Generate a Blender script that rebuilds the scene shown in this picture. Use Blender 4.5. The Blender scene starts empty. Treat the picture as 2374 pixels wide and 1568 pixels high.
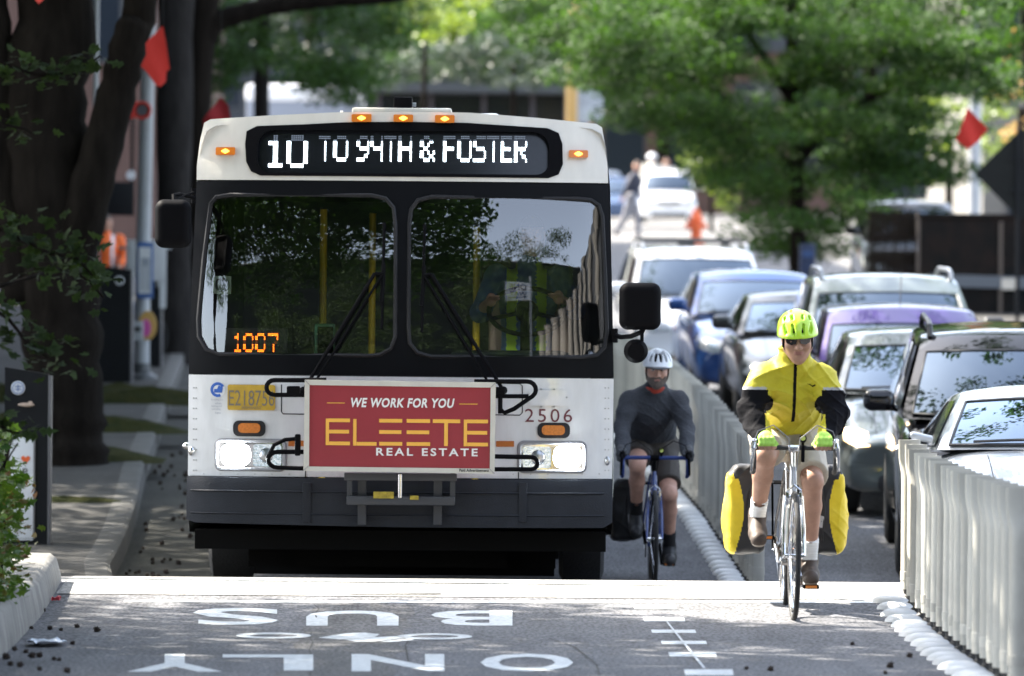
import bpy, bmesh, math, random
import numpy as np
from mathutils import Vector, Matrix
from mathutils.bvhtree import BVHTree

# ---------------------------------------------------------------- camera, world, sun, exposure
S = bpy.context.scene
COL = S.collection
R = math.radians
CAMZ = 1.5
ROLL = 0.45
FPX = 13056.0                      # focal length in pixels of a 2374 px wide frame
cd = bpy.data.cameras.new('camera'); cam = bpy.data.objects.new('camera', cd); COL.objects.link(cam)
cd.sensor_width = 36.0; cd.lens = 36.0 * FPX / 2374.0
cd.clip_start = 0.5; cd.clip_end = 3000
cam.location = (0, 0, CAMZ); cam.rotation_euler = (R(90), R(-ROLL), 0)
cd.dof.use_dof = True; cd.dof.focus_distance = 32.0; cd.dof.aperture_fstop = 3.3; cd.dof.aperture_blades = 0
S.camera = cam
SUN_DIR = Vector((-0.66, 0.36, 0.80)).normalized()      # towards the sun: left, behind the bus, high
w = bpy.data.worlds.new('World'); S.world = w; w.use_nodes = True
nt = w.node_tree; bg = nt.nodes['Background']
sky = nt.nodes.new('ShaderNodeTexSky'); sky.sky_type = 'NISHITA'; sky.sun_disc = False
sky.sun_elevation = math.asin(SUN_DIR.z); sky.sun_rotation = math.atan2(SUN_DIR.x, SUN_DIR.y)
sky.air_density = 1.0; sky.dust_density = 2.5; sky.ozone_density = 1.0
hsv = nt.nodes.new('ShaderNodeHueSaturation'); hsv.inputs['Saturation'].default_value = .62; nt.links.new(sky.outputs[0], hsv.inputs['Color']); nt.links.new(hsv.outputs[0], bg.inputs[0]); bg.inputs[1].default_value = 0.15
sl = bpy.data.lights.new('sun', 'SUN'); sl.energy = 4.6; sl.angle = R(0.53); sl.color = (1.0, 0.925, 0.81)
so = bpy.data.objects.new('sun', sl); COL.objects.link(so)
so.rotation_euler = (-SUN_DIR).to_track_quat('-Z', 'Y').to_euler()
S.view_settings.view_transform = 'Standard'; S.view_settings.look = 'None'
S.view_settings.exposure = 2.55; S.view_settings.gamma = 1.0
S.cycles.use_denoising = True
S.cycles.max_bounces = 8; S.cycles.transparent_max_bounces = 12
S.cycles.sample_clamp_indirect = 6.0
rnd = random.Random(7); nr = np.random.default_rng(11)

# ---------------------------------------------------------------- helpers
def unroll(px, py):
    u, v = px - 1187.0, 784.0 - py
    c, s = math.cos(R(ROLL)), math.sin(R(ROLL))
    return u * c - v * s, u * s + v * c
def at(px, py, d):
    u, v = unroll(px, py)
    return Vector((u / FPX * d, d, CAMZ + v / FPX * d))
GZ = np.array([(-60, -.2), (0, -.02), (20, -.01), (25, .0), (27, .0), (29.5, .03), (30.4, .075), (31.5, .135), (32.3, .12), (34, -.08), (36, -.2), (38, -.215), (39.5, -.2), (40.5, -.17),
               (45, .04), (50, .27), (57, .50), (62, .60), (67, .78), (73, .97), (90, 1.75), (100, 2.4), (125, 3.72), (145, 4.3), (187, 5.34), (230, 6.6), (300, 8.2), (600, 12.0)])
_gy = np.linspace(-60, 600, 6601); _gv = np.interp(_gy, GZ[:, 0], GZ[:, 1])
_k = np.ones(9) / 9.0; _gv[10:-10] = np.convolve(_gv, _k, 'same')[10:-10]
def gz(y): return float(np.interp(y, _gy, _gv))
SHX = [0, 33, 36, 38.5, 40, 42, 45, 48.5, 55, 62, 67, 73, 90, 400]; SHV = [.5, .42, .22, .0, -.06, -.12, -.25, -.43, -.71, -1.06, -1.28, -1.55, -2.3, -2.3]
def shift(y): return float(np.interp(y, SHX, SHV))

MATS = {}
def mat(name, col, rough=.5, metal=0., coat=0., spec=.5, var=0., vscale=6., bump=0., bscale=60., emit=None, es=0., col2=None, trans=0., ior=1.5, stretch=None, alpha=None):
    if name in MATS: return MATS[name]
    m = bpy.data.materials.new(name); m.use_nodes = True; n = m.node_tree; b = n.nodes['Principled BSDF']
    c = tuple(col) + (1.,) if len(col) == 3 else tuple(col)
    b.inputs['Base Color'].default_value = c; b.inputs['Roughness'].default_value = rough; b.inputs['Metallic'].default_value = metal
    b.inputs['Coat Weight'].default_value = coat; b.inputs['Coat Roughness'].default_value = .03; b.inputs['Specular IOR Level'].default_value = spec
    b.inputs['IOR'].default_value = ior; b.inputs['Transmission Weight'].default_value = trans
    if emit: b.inputs['Emission Color'].default_value = tuple(emit) + (1.,); b.inputs['Emission Strength'].default_value = es
    if var or bump:
        tc = n.nodes.new('ShaderNodeTexCoord'); src = tc.outputs['Object']
        if stretch:
            mp = n.nodes.new('ShaderNodeMapping'); mp.inputs['Scale'].default_value = stretch; n.links.new(src, mp.inputs[0]); src = mp.outputs[0]
    if var:
        nz = n.nodes.new('ShaderNodeTexNoise'); nz.inputs['Scale'].default_value = vscale; nz.inputs['Detail'].default_value = 6; nz.inputs['Roughness'].default_value = .65
        n.links.new(src, nz.inputs['Vector'])
        cr = n.nodes.new('ShaderNodeValToRGB'); cr.color_ramp.elements[0].position = .3; cr.color_ramp.elements[1].position = .7
        a = tuple(x * (1 - var) for x in c[:3]) + (1,) if col2 is None else tuple(col2) + (1,)
        cr.color_ramp.elements[0].color = a; cr.color_ramp.elements[1].color = tuple(min(1, x * (1 + var * .35)) for x in c[:3]) + (1,)
        n.links.new(nz.outputs['Fac'], cr.inputs[0]); n.links.new(cr.outputs[0], b.inputs['Base Color'])
    if bump:
        n2 = n.nodes.new('ShaderNodeTexNoise'); n2.inputs['Scale'].default_value = bscale; n2.inputs['Detail'].default_value = 4; n.links.new(src, n2.inputs['Vector'])
        bp = n.nodes.new('ShaderNodeBump'); bp.inputs['Strength'].default_value = bump; bp.inputs['Distance'].default_value = .02
        n.links.new(n2.outputs['Fac'], bp.inputs['Height']); n.links.new(bp.outputs[0], b.inputs['Normal'])
    MATS[name] = m; return m
def glass(name, tint=(.7, .75, .75), boost=1.0, ior=1.5):
    if name in MATS: return MATS[name]
    m = bpy.data.materials.new(name); m.use_nodes = True; n = m.node_tree; n.nodes.clear()
    o = n.nodes.new('ShaderNodeOutputMaterial'); t = n.nodes.new('ShaderNodeBsdfTransparent'); t.inputs[0].default_value = tuple(tint) + (1,)
    g = n.nodes.new('ShaderNodeBsdfGlossy'); g.inputs['Roughness'].default_value = .012; f = n.nodes.new('ShaderNodeFresnel'); f.inputs[0].default_value = ior
    mu = n.nodes.new('ShaderNodeMath'); mu.operation = 'MULTIPLY'; mu.inputs[1].default_value = boost; mu.use_clamp = True
    x = n.nodes.new('ShaderNodeMixShader'); n.links.new(f.outputs[0], mu.inputs[0]); n.links.new(mu.outputs[0], x.inputs[0]); n.links.new(t.outputs[0], x.inputs[1]); n.links.new(g.outputs[0], x.inputs[2])
    n.links.new(x.outputs[0], o.inputs[0]); MATS[name] = m; return m
def mirror_glass(name, base=(.008, .01, .013), tint=(.66, .82, 1.), boost=2.4):
    m = bpy.data.materials.new(name); m.use_nodes = True; n = m.node_tree; b = n.nodes['Principled BSDF']; o = n.nodes['Material Output']
    b.inputs['Base Color'].default_value = tuple(base) + (1,); b.inputs['Roughness'].default_value = .6; b.inputs['Specular IOR Level'].default_value = 0
    g = n.nodes.new('ShaderNodeBsdfGlossy'); g.inputs[0].default_value = tuple(tint) + (1,); g.inputs['Roughness'].default_value = .015; f = n.nodes.new('ShaderNodeFresnel'); f.inputs[0].default_value = 1.5
    mu = n.nodes.new('ShaderNodeMath'); mu.operation = 'MULTIPLY'; mu.inputs[1].default_value = boost; mu.use_clamp = True; x = n.nodes.new('ShaderNodeMixShader')
    n.links.new(f.outputs[0], mu.inputs[0]); n.links.new(mu.outputs[0], x.inputs[0]); n.links.new(b.outputs[0], x.inputs[1]); n.links.new(g.outputs[0], x.inputs[2]); n.links.new(x.outputs[0], o.inputs[0]); MATS[name] = m; return m
def leafmat(name, c1, c2, tr=.35, gloss=.45):
    if name in MATS: return MATS[name]
    m = bpy.data.materials.new(name); m.use_nodes = True; n = m.node_tree; n.nodes.clear()
    o = n.nodes.new('ShaderNodeOutputMaterial'); p = n.nodes.new('ShaderNodeBsdfPrincipled'); t = n.nodes.new('ShaderNodeBsdfTranslucent')
    p.inputs['Roughness'].default_value = gloss
    at_ = n.nodes.new('ShaderNodeAttribute'); at_.attribute_name = 'tone'
    cr = n.nodes.new('ShaderNodeValToRGB'); cr.color_ramp.elements[0].color = tuple(c1) + (1,); cr.color_ramp.elements[1].color = tuple(c2) + (1,)
    n.links.new(at_.outputs['Fac'], cr.inputs[0])
    hs = n.nodes.new('ShaderNodeMixRGB'); hs.blend_type = 'MULTIPLY'; hs.inputs[0].default_value = 1; hs.inputs[2].default_value = (1.5, 1.35, .45, 1)
    n.links.new(cr.outputs[0], p.inputs['Base Color']); n.links.new(cr.outputs[0], hs.inputs[1]); n.links.new(hs.outputs[0], t.inputs[0])
    x = n.nodes.new('ShaderNodeMixShader'); x.inputs[0].default_value = tr
    n.links.new(p.outputs[0], x.inputs[1]); n.links.new(t.outputs[0], x.inputs[2]); n.links.new(x.outputs[0], o.inputs[0]); MATS[name] = m; return m

def tag(o, label=None, cat=None, group=None, kind=None):
    if label: o['label'] = label
    if cat: o['category'] = cat
    if group: o['group'] = group
    if kind: o['kind'] = kind
    return o
def thing(name, label, cat, loc=(0, 0, 0), rz=0, group=None):
    o = bpy.data.objects.new(name, None); COL.objects.link(o); o.location = loc; o.rotation_euler = (0, 0, rz); o.empty_display_size = .1
    return tag(o, label, cat, group)
def link(name, me, m=None, parent=None, smooth=None):
    o = bpy.data.objects.new(name, me); COL.objects.link(o)
    if m is not None:
        for q in (m if isinstance(m, (list, tuple)) else [m]): me.materials.append(q)
    if parent: o.parent = parent
    if smooth is not None:
        me.shade_smooth()
        if smooth < 180: me.set_sharp_from_angle(angle=R(smooth))
    return o
def copy_tree(o, parent=None):
    c = o.copy(); COL.objects.link(c); c.parent = parent
    for ch in list(o.children): copy_tree(ch, c)
    return c

class MB:
    """collects shapes; build() links them as one mesh object"""
    def __init__(s): s.v = []; s.f = []; s.mi = []; s.cur = 0
    def add(s, vs, fs):
        n = len(s.v); s.v += [tuple(p) for p in vs]; s.f += [tuple(i + n for i in f) for f in fs]; s.mi += [s.cur] * len(fs); return s
    def box(s, c, d, rot=None, bev=0):
        x, y, z = d[0] / 2, d[1] / 2, d[2] / 2
        if bev:
            bm = bmesh.new(); bmesh.ops.create_cube(bm, size=1); bmesh.ops.scale(bm, vec=d, verts=bm.verts)
            bmesh.ops.bevel(bm, geom=bm.edges[:], offset=bev, segments=2, affect='EDGES', profile=.6)
            vs = [v.co.copy() for v in bm.verts]; bm.verts.index_update(); fs = [[v.index for v in f.verts] for f in bm.faces]; bm.free()
        else:
            vs = [Vector(p) for p in ((-x, -y, -z), (x, -y, -z), (x, y, -z), (-x, y, -z), (-x, -y, z), (x, -y, z), (x, y, z), (-x, y, z))]
            fs = [(0, 3, 2, 1), (4, 5, 6, 7), (0, 1, 5, 4), (1, 2, 6, 5), (2, 3, 7, 6), (3, 0, 4, 7)]
        if rot is not None: vs = [rot @ v for v in vs]
        c = Vector(c); return s.add([v + c for v in vs], fs)
    def tube(s, pts, r, n=10, closed=False, caps=True, flat=1.0):
        pts = [Vector(p) for p in pts]; k = len(pts); rs = r if isinstance(r, (list, tuple)) else [r] * k
        vs, fs = [], []; up = None
        for i, p in enumerate(pts):
            a = pts[(i - 1) % k] if (closed or i) else p; b = pts[(i + 1) % k] if (closed or i < k - 1) else p
            t = (b - a).normalized()
            if up is None:
                up = t.orthogonal().normalized()
            up = (up - t * up.dot(t)); up = up.normalized() if up.length > 1e-6 else t.orthogonal().normalized()
            q = t.cross(up)
            for j in range(n):
                an = 2 * math.pi * j / n; vs.append(p + (up * math.cos(an) + q * math.sin(an) * flat) * rs[i])
        for i in range(k if closed else k - 1):
            for j in range(n):
                a, b = i * n + j, i * n + (j + 1) % n; c_, d_ = ((i + 1) % k) * n + (j + 1) % n, ((i + 1) % k) * n + j
                fs.append((a, b, c_, d_))
        if caps and not closed: fs.append(tuple(range(n - 1, -1, -1))); fs.append(tuple(range((k - 1) * n, k * n)))
        return s.add(vs, fs)
    def cyl(s, a, b, r, n=16, r2=None): return s.tube([a, b], [r, r if r2 is None else r2], n)
    def lathe(s, prof, c=(0, 0, 0), axis='z', n=24, caps=True):
        vs, fs = [], []; c = Vector(c)
        for (r, h) in prof:
            for j in range(n):
                a = 2 * math.pi * j / n; x, y = r * math.cos(a), r * math.sin(a)
                vs.append(c + Vector({'z': (x, y, h), 'y': (x, h, y), 'x': (h, x, y)}[axis]))
        m = len(prof)
        for i in range(m - 1):
            for j in range(n): fs.append((i * n + j, i * n + (j + 1) % n, (i + 1) * n + (j + 1) % n, (i + 1) * n + j))
        if caps and prof[0][0] > 1e-5: fs.append(tuple(range(n - 1, -1, -1)))
        if caps and prof[-1][0] > 1e-5: fs.append(tuple(range((m - 1) * n, m * n)))
        return s.add(vs, fs)
    def ball(s, c, r, n=14, m=9, sq=(1, 1, 1)):
        vs, fs = [], []; c = Vector(c)
        for i in range(m + 1):
            th = math.pi * i / m
            for j in range(n):
                a = 2 * math.pi * j / n
                vs.append(c + Vector((r * math.sin(th) * math.cos(a) * sq[0], r * math.sin(th) * math.sin(a) * sq[1], r * math.cos(th) * sq[2])))
        for i in range(m):
            for j in range(n): fs.append((i * n + j, (i + 1) * n + j, (i + 1) * n + (j + 1) % n, i * n + (j + 1) % n))
        return s.add(vs, fs)
    def prism(s, poly, y0, y1):
        """polygon in x,z extruded along y"""
        k = len(poly); vs = [(x, y0, z) for x, z in poly] + [(x, y1, z) for x, z in poly]
        fs = [tuple(range(k)), tuple(range(2 * k - 1, k - 1, -1))] + [(i, (i + 1) % k + 0, (i + 1) % k + k, i + k)[::-1] for i in range(k)]
        return s.add(vs, fs)
    def loft(s, secs, closed=True, caps=True):
        k = len(secs[0]); vs = [p for sec in secs for p in sec]; fs = []
        for i in range(len(secs) - 1):
            for j in range(k if closed else k - 1):
                fs.append((i * k + j, i * k + (j + 1) % k, (i + 1) * k + (j + 1) % k, (i + 1) * k + j))
        if caps: fs.append(tuple(range(k - 1, -1, -1))); fs.append(tuple(range((len(secs) - 1) * k, len(secs) * k)))
        return s.add(vs, fs)
    def build(s, name, m=None, parent=None, smooth=35, weld=True):
        me = bpy.data.meshes.new(name); me.from_pydata(s.v, [], s.f); me.update()
        bm = bmesh.new(); bm.from_mesh(me)
        if weld: bmesh.ops.remove_doubles(bm, verts=bm.verts, dist=1e-5)
        bm.faces.ensure_lookup_table()
        bmesh.ops.recalc_face_normals(bm, faces=bm.faces); bm.to_mesh(me); bm.free()
        o = link(name, me, m, parent, smooth)
        if max(s.mi, default=0) and len(me.polygons) == len(s.mi): me.polygons.foreach_set('material_index', s.mi)
        return o
def rr(x0, z0, x1, z1, r=.02, n=5):
    rs = r if isinstance(r, (tuple, list)) else (r,) * 4     # bl, br, tr, tl
    out = []
    for (cx, cz, a0, q) in ((x0, z0, 180, 0), (x1, z0, 270, 1), (x1, z1, 0, 2), (x0, z1, 90, 3)):
        q_ = max(rs[q], 1e-4); ccx = cx + (q_ if q in (0, 3) else -q_); ccz = cz + (q_ if q in (0, 1) else -q_)
        for i in range(n + 1):
            a = R(a0 + 90 * i / n); out.append((ccx + q_ * math.cos(a), ccz + q_ * math.sin(a)))
    return out
def flat_panel(outer, holes=(), dx=None):
    """triangulated sheet in x,z (y=0) with holes, cut on a grid"""
    bm = bmesh.new(); es = []
    for lp in [outer] + list(holes):
        vs = [bm.verts.new((x, 0, z)) for x, z in lp]
        es += [bm.edges.new((vs[i], vs[(i + 1) % len(vs)])) for i in range(len(vs))]
    bmesh.ops.triangle_fill(bm, use_beauty=True, use_dissolve=False, edges=es, normal=(0, -1, 0))
    if dx:
        xs = [v.co.x for v in bm.verts]; zs = [v.co.z for v in bm.verts]
        for lo, hi, ax in ((min(xs), max(xs), 0), (min(zs), max(zs), 2)):
            q = math.ceil(lo / dx + 1e-6) * dx
            while q < hi - 1e-5:
                no = [0, 0, 0]; no[ax] = 1; co = [0, 0, 0]; co[ax] = q
                bmesh.ops.bisect_plane(bm, geom=bm.verts[:] + bm.edges[:] + bm.faces[:], plane_co=co, plane_no=no); q += dx
    return bm
def panel(name, outer, m, parent, yf=None, holes=(), off=0., th=.01, dx=.1, smooth=35, pos=None):
    bm = flat_panel(outer, holes, dx)
    if th:
        ex = bmesh.ops.extrude_face_region(bm, geom=bm.faces[:]); back = {e for e in ex['geom'] if isinstance(e, bmesh.types.BMVert)}
    else: back = set()
    for v in bm.verts:
        y = (yf(v.co.x, v.co.z) if yf else 0.) - off + (th if v in back else 0.)
        v.co.y = y
    bmesh.ops.recalc_face_normals(bm, faces=bm.faces)
    me = bpy.data.meshes.new(name); bm.to_mesh(me); bm.free()
    o = link(name, me, m, parent, smooth)
    if pos: o.location = pos
    return o
def text_geo(s, h, width=None, shear=0., bold=0., align='LEFT', spacing=1.):
    """letters as x,z vertices and faces; h = cap height"""
    cu = bpy.data.curves.new('text', 'FONT'); cu.body = s; cu.size = 1.; cu.shear = shear; cu.offset = bold; cu.space_character = spacing; cu.resolution_u = 3; cu.fill_mode = 'FRONT'
    o = bpy.data.objects.new('text', cu); me = o.to_mesh()
    vs = np.array([v.co[:2] for v in me.vertices]); fs = [tuple(p.vertices) for p in me.polygons]; o.to_mesh_clear()
    bpy.data.objects.remove(o); bpy.data.curves.remove(cu)
    mn, mx = vs.min(0), vs.max(0); vs = (vs - mn); sz = mx - mn
    sc = h / sz[1]; vs = vs * sc
    if width: vs[:, 0] *= width / (sz[0] * sc)
    return vs, fs
def text_obj(name, s, x0, z0, h, m, parent, y=0., yf=None, off=.004, width=None, mirror=False, **kw):
    vs, fs = text_geo(s, h, width, **kw); me = bpy.data.meshes.new(name)
    if mirror: vs[:, 0] = vs[:, 0].max() - vs[:, 0]
    V = [(x0 + a, (yf(x0 + a, z0 + b) if yf else y) - off, z0 + b) for a, b in vs]
    me.from_pydata(V, [], fs); me.update(); return link(name, me, m, parent)
def join_text(name, items, m, parent, y=0., off=.004, yf=None):
    V, F = [], []
    for (s, x0, z0, h, kw) in items:
        vs, fs = text_geo(s, h, **kw); n = len(V)
        V += [(x0 + a, (yf(x0 + a, z0 + b) if yf else y) - off, z0 + b) for a, b in vs]; F += [tuple(i + n for i in f) for f in fs]
    me = bpy.data.meshes.new(name); me.from_pydata(V, [], F); me.update(); return link(name, me, m, parent)

class SDF:
    """distance field on a grid, meshed with surface nets: one continuous skin"""
    def __init__(s, lo, hi, h):
        s.lo = np.array(lo, float); s.h = h; s.n = np.ceil((np.array(hi) - s.lo) / h).astype(int) + 1
        s.v = np.full(s.n, .3, np.float32)
    def _sub(s, a, b, m):
        i0 = np.clip(np.floor((np.array(a) - m - s.lo) / s.h).astype(int), 0, s.n - 1); i1 = np.clip(np.ceil((np.array(b) + m - s.lo) / s.h).astype(int) + 1, 1, s.n)
        sl_ = tuple(slice(i, j) for i, j in zip(i0, i1))
        ax = [s.lo[q] + s.h * np.arange(i0[q], i1[q]) for q in range(3)]
        return sl_, np.stack(np.meshgrid(*ax, indexing='ij'), -1)
    def _comb(s, sl_, d, k, sub):
        v = s.v[sl_]; d = d.astype(np.float32)
        if sub: a, b = -v, d
        else: a, b = v, d
        if k > 0:
            h = np.maximum(k - np.abs(a - b), 0) / k; r = np.minimum(a, b) - h * h * k * .25
        else: r = np.minimum(a, b)
        s.v[sl_] = -r if sub else r
    def cap(s, a, b, ra, rb=None, k=.03, sub=False, sq=None):
        rb = ra if rb is None else rb; a = np.array(a, float); b = np.array(b, float)
        m = max(ra, rb) + max(k, .02) + 2 * s.h; sl_, P = s._sub(np.minimum(a, b), np.maximum(a, b), m)
        if P.size == 0: return s
        ab = b - a; L = max(ab @ ab, 1e-9); t = np.clip(((P - a) @ ab) / L, 0, 1)
        q = P - a - t[..., None] * ab
        if sq is not None: q = q / np.array(sq)
        d = np.linalg.norm(q, axis=-1) - (ra + (rb - ra) * t); s._comb(sl_, d, k, sub); return s
    def chain(s, pts, rs, k=.03, sub=False, sq=None):
        for i in range(len(pts) - 1): s.cap(pts[i], pts[i + 1], rs[i], rs[i + 1], k, sub, sq)
        return s
    def ell(s, c, r, k=.03, sub=False, rot=None):
        c = np.array(c, float); r = np.array(r, float); m = max(k, .02) + 2 * s.h + (r.max() if rot is not None else 0)
        sl_, P = s._sub(c - r, c + r, m)
        if P.size == 0: return s
        q = P - c
        if rot is not None: q = q @ np.array(rot)
        k0 = np.linalg.norm(q / r, axis=-1); k1 = np.linalg.norm(q / (r * r), axis=-1); d = k0 * (k0 - 1) / np.maximum(k1, 1e-6)
        s._comb(sl_, d, k, sub); return s
    def box(s, c, hsz, rad=.01, k=.01, sub=False, rot=None):
        c = np.array(c, float); hh = np.array(hsz, float); m = max(k, .02) + 2 * s.h + (np.linalg.norm(hh) - hh.min() if rot is not None else 0)
        sl_, P = s._sub(c - hh, c + hh, m)
        if P.size == 0: return s
        q = P - c
        if rot is not None: q = q @ np.array(rot)
        q = np.abs(q) - (hh - rad); d = np.linalg.norm(np.maximum(q, 0), axis=-1) + np.minimum(q.max(-1), 0) - rad
        s._comb(sl_, d, k, sub); return s
    def half(s, co, no, k=.004):
        """keep the side the normal points away from"""
        sl_, P = s._sub(s.lo, s.lo + s.h * s.n, 0); no = np.array(no, float); no /= np.linalg.norm(no)
        s.v = np.maximum(s.v, ((P - np.array(co)) @ no).astype(np.float32)[:s.n[0], :s.n[1], :s.n[2]]); return s
    def disp(s, fn):
        sl_, P = s._sub(s.lo, s.lo + s.h * s.n, 0); near = np.abs(s.v) < .06
        s.v[near] += fn(P[near]).astype(np.float32); return s
    def mesh(s, name, m, parent=None, matfn=None, smooth=180, off=0.):
        v = s.v + off; ins = v < 0; n = s.n
        c = [ins[i:n[0] - 1 + i, j:n[1] - 1 + j, k:n[2] - 1 + k] for i in (0, 1) for j in (0, 1) for k in (0, 1)]
        sm = sum(q.astype(np.int8) for q in c); cells = np.argwhere((sm > 0) & (sm < 8)); idx = np.full(n - 1, -1, np.int64)
        idx[tuple(cells.T)] = np.arange(len(cells)); acc = np.zeros((len(cells), 3)); cnt = np.zeros(len(cells))
        cor = [(i, j, k) for i in (0, 1) for j in (0, 1) for k in (0, 1)]
        for a in cor:
            for q in range(3):
                if a[q]: continue
                b = list(a); b[q] = 1; va = v[tuple((cells + a).T)]; vb = v[tuple((cells + b).T)]; cr = (va < 0) != (vb < 0)
                t = np.where(cr, va / np.where(cr, va - vb, 1), 0); p = np.tile(np.array(a, float), (len(cells), 1)); p[:, q] = t
                acc[cr] += p[cr]; cnt[cr] += 1
        V = s.lo + s.h * (cells + acc / np.maximum(cnt, 1)[:, None]); F = []
        for q in range(3):
            u, w_ = (q + 1) % 3, (q + 2) % 3
            lo_ = [slice(0, n[0]), slice(0, n[1]), slice(0, n[2])]; hi_ = list(lo_); lo_[q] = slice(0, n[q] - 1); hi_[q] = slice(1, n[q])
            e = np.argwhere(ins[tuple(lo_)] != ins[tuple(hi_)])
            e = e[(e[:, u] > 0) & (e[:, w_] > 0) & (e[:, u] < n[u] - 1) & (e[:, w_] < n[w_] - 1)]
            if not len(e): continue
            du = np.zeros(3, int); du[u] = 1; dw = np.zeros(3, int); dw[w_] = 1
            quad = np.stack([idx[tuple((e - du - dw).T)], idx[tuple((e - dw).T)], idx[tuple(e.T)], idx[tuple((e - du).T)]], 1)
            fl = ~ins[tuple(e.T)]; quad[fl] = quad[fl][:, ::-1]; F.append(quad)
        F = np.concatenate(F); F = F[(F >= 0).all(1)]
        me = mesh_np(name, V, F); o = link(name, me, m, parent, smooth)
        if matfn is not None:
            cen = V[F].mean(1); me.polygons.foreach_set('material_index', np.asarray(matfn(cen)).astype(np.int32))
        return o
def mesh_np(name, V, F, tone=None):
    me = bpy.data.meshes.new(name); V = np.asarray(V, np.float32); F = np.asarray(F, np.int32); k = F.shape[1]
    me.vertices.add(len(V)); me.vertices.foreach_set('co', V.ravel()); me.loops.add(F.size); me.loops.foreach_set('vertex_index', F.ravel())
    me.polygons.add(len(F)); me.polygons.foreach_set('loop_start', np.arange(0, F.size, k, dtype=np.int32))
    if tone is not None:
        a = me.attributes.new('tone', 'FLOAT', 'FACE'); a.data.foreach_set('value', np.asarray(tone, np.float32))
    me.update(calc_edges=True); me.validate(); return me
def rot_to(d, up=(0, 0, 1)):
    return Vector(d).to_track_quat('Z', 'Y').to_matrix()
# ---------------------------------------------------------------- ground, road, pavements, markings
def ground_hit(px, py, lo=20., hi=31.45):
    for _ in range(50):
        m = (lo + hi) / 2; p = at(px, py, m)
        if p.z > gz(m): lo = m
        else: hi = m
    return at(px, py, lo)
def sheet(name, xs_fn, ys, nx, m, dz=0., kind='structure', parent=None):
    V, F = [], []
    for y in ys:
        x0, x1 = xs_fn(y)
        for i in range(nx + 1): V.append((x0 + (x1 - x0) * i / nx, y, gz(y) + (dz(y) if callable(dz) else dz)))
    for j in range(len(ys) - 1):
        for i in range(nx): a = j * (nx + 1) + i; F.append((a, a + 1, a + nx + 2, a + nx + 1))
    me = bpy.data.meshes.new(name); me.from_pydata(V, [], F); me.update(); o = link(name, me, m, parent, 180)
    if kind: o['kind'] = kind
    return o
def asphalt(name, c, dark, speck=.9):
    m = bpy.data.materials.new(name); m.use_nodes = True; n = m.node_tree; b = n.nodes['Principled BSDF']; b.inputs['Roughness'].default_value = .85; b.inputs['Specular IOR Level'].default_value = .25
    tc = n.nodes.new('ShaderNodeTexCoord')
    def noise(sc, det, stretch=None):
        q = n.nodes.new('ShaderNodeTexNoise'); q.inputs['Scale'].default_value = sc; q.inputs['Detail'].default_value = det; src = tc.outputs['Object']
        if stretch: mp = n.nodes.new('ShaderNodeMapping'); mp.inputs['Scale'].default_value = stretch; n.links.new(src, mp.inputs[0]); src = mp.outputs[0]
        n.links.new(src, q.inputs['Vector']); return q.outputs['Fac']
    def ramp(f, p0, c0, p1, c1):
        r = n.nodes.new('ShaderNodeValToRGB'); r.color_ramp.elements[0].position = p0; r.color_ramp.elements[0].color = tuple(c0) + (1,); r.color_ramp.elements[1].position = p1; r.color_ramp.elements[1].color = tuple(c1) + (1,)
        n.links.new(f, r.inputs[0]); return r.outputs[0]
    def mul(a, b_, f=1.):
        x = n.nodes.new('ShaderNodeMixRGB'); x.blend_type = 'MULTIPLY'; x.inputs[0].default_value = f; n.links.new(a, x.inputs[1]); n.links.new(b_, x.inputs[2]); return x.outputs[0]
    base = ramp(noise(1.1, 5), .3, dark, .7, c)
    grain = ramp(noise(55, 3, (1, .35, 1)), .36, (.42,) * 3, .62, (1.25,) * 3)
    streak = ramp(noise(3.5, 4, (1.6, .12, 1)), .3, (.8,) * 3, .7, (1.08,) * 3)
    n.links.new(mul(mul(base, grain, speck), streak), b.inputs['Base Color'])
    bp = n.nodes.new('ShaderNodeBump'); bp.inputs['Strength'].default_value = .5; bp.inputs['Distance'].default_value = .006; n.links.new(noise(70, 2), bp.inputs['Height']); n.links.new(bp.outputs[0], b.inputs['Normal'])
    return m
M_asph = asphalt('asphalt', (.15, .152, .162), (.105, .107, .115)); M_patch = asphalt('asphalt_worn', (.142, .139, .138), (.095, .093, .092))
M_conc = asphalt('concrete_worn', (.33, .325, .31), (.24, .235, .225), .6); M_far = asphalt('pavement_pale', (.17, .166, .162), (.13, .129, .126), .6)
ys = list(np.arange(-60, 22, 4)) + list(np.arange(22, 48, .1)) + list(np.arange(48, 90, 1)) + list(np.arange(90, 601, 10))
sheet('road', lambda y: (-150, 150), ys, 10, M_asph)
sheet('crossing', lambda y: (-2.47, 2.6), np.arange(30.62, 32.3, .1), 4, M_conc, .004)
sheet('far_street', lambda y: (-3 + shift(y), 60), np.arange(99, 300, 6.), 4, M_far, .006)
hp = [ground_hit(x, y) for x, y in ((722, 1400), (945, 1400), (718, 1480), (935, 1480), (708, 1566), (952, 1566))]
sheet('asphalt_strip', lambda y: (-1.03 + .02 * math.sin(5 * y), -.52 + .02 * math.sin(7 * y + 1)), np.arange(23, 30.3, .12), 2, M_patch, .0013)
M_paint = mat('road_paint', (.56, .59, .6), .75, var=.42, vscale=26)
M_paintold = mat('road_paint_worn', (.5, .53, .55), .75, var=.45, vscale=14)
M_black = mat('black_rubber', (.012, .012, .013), .6)
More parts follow.
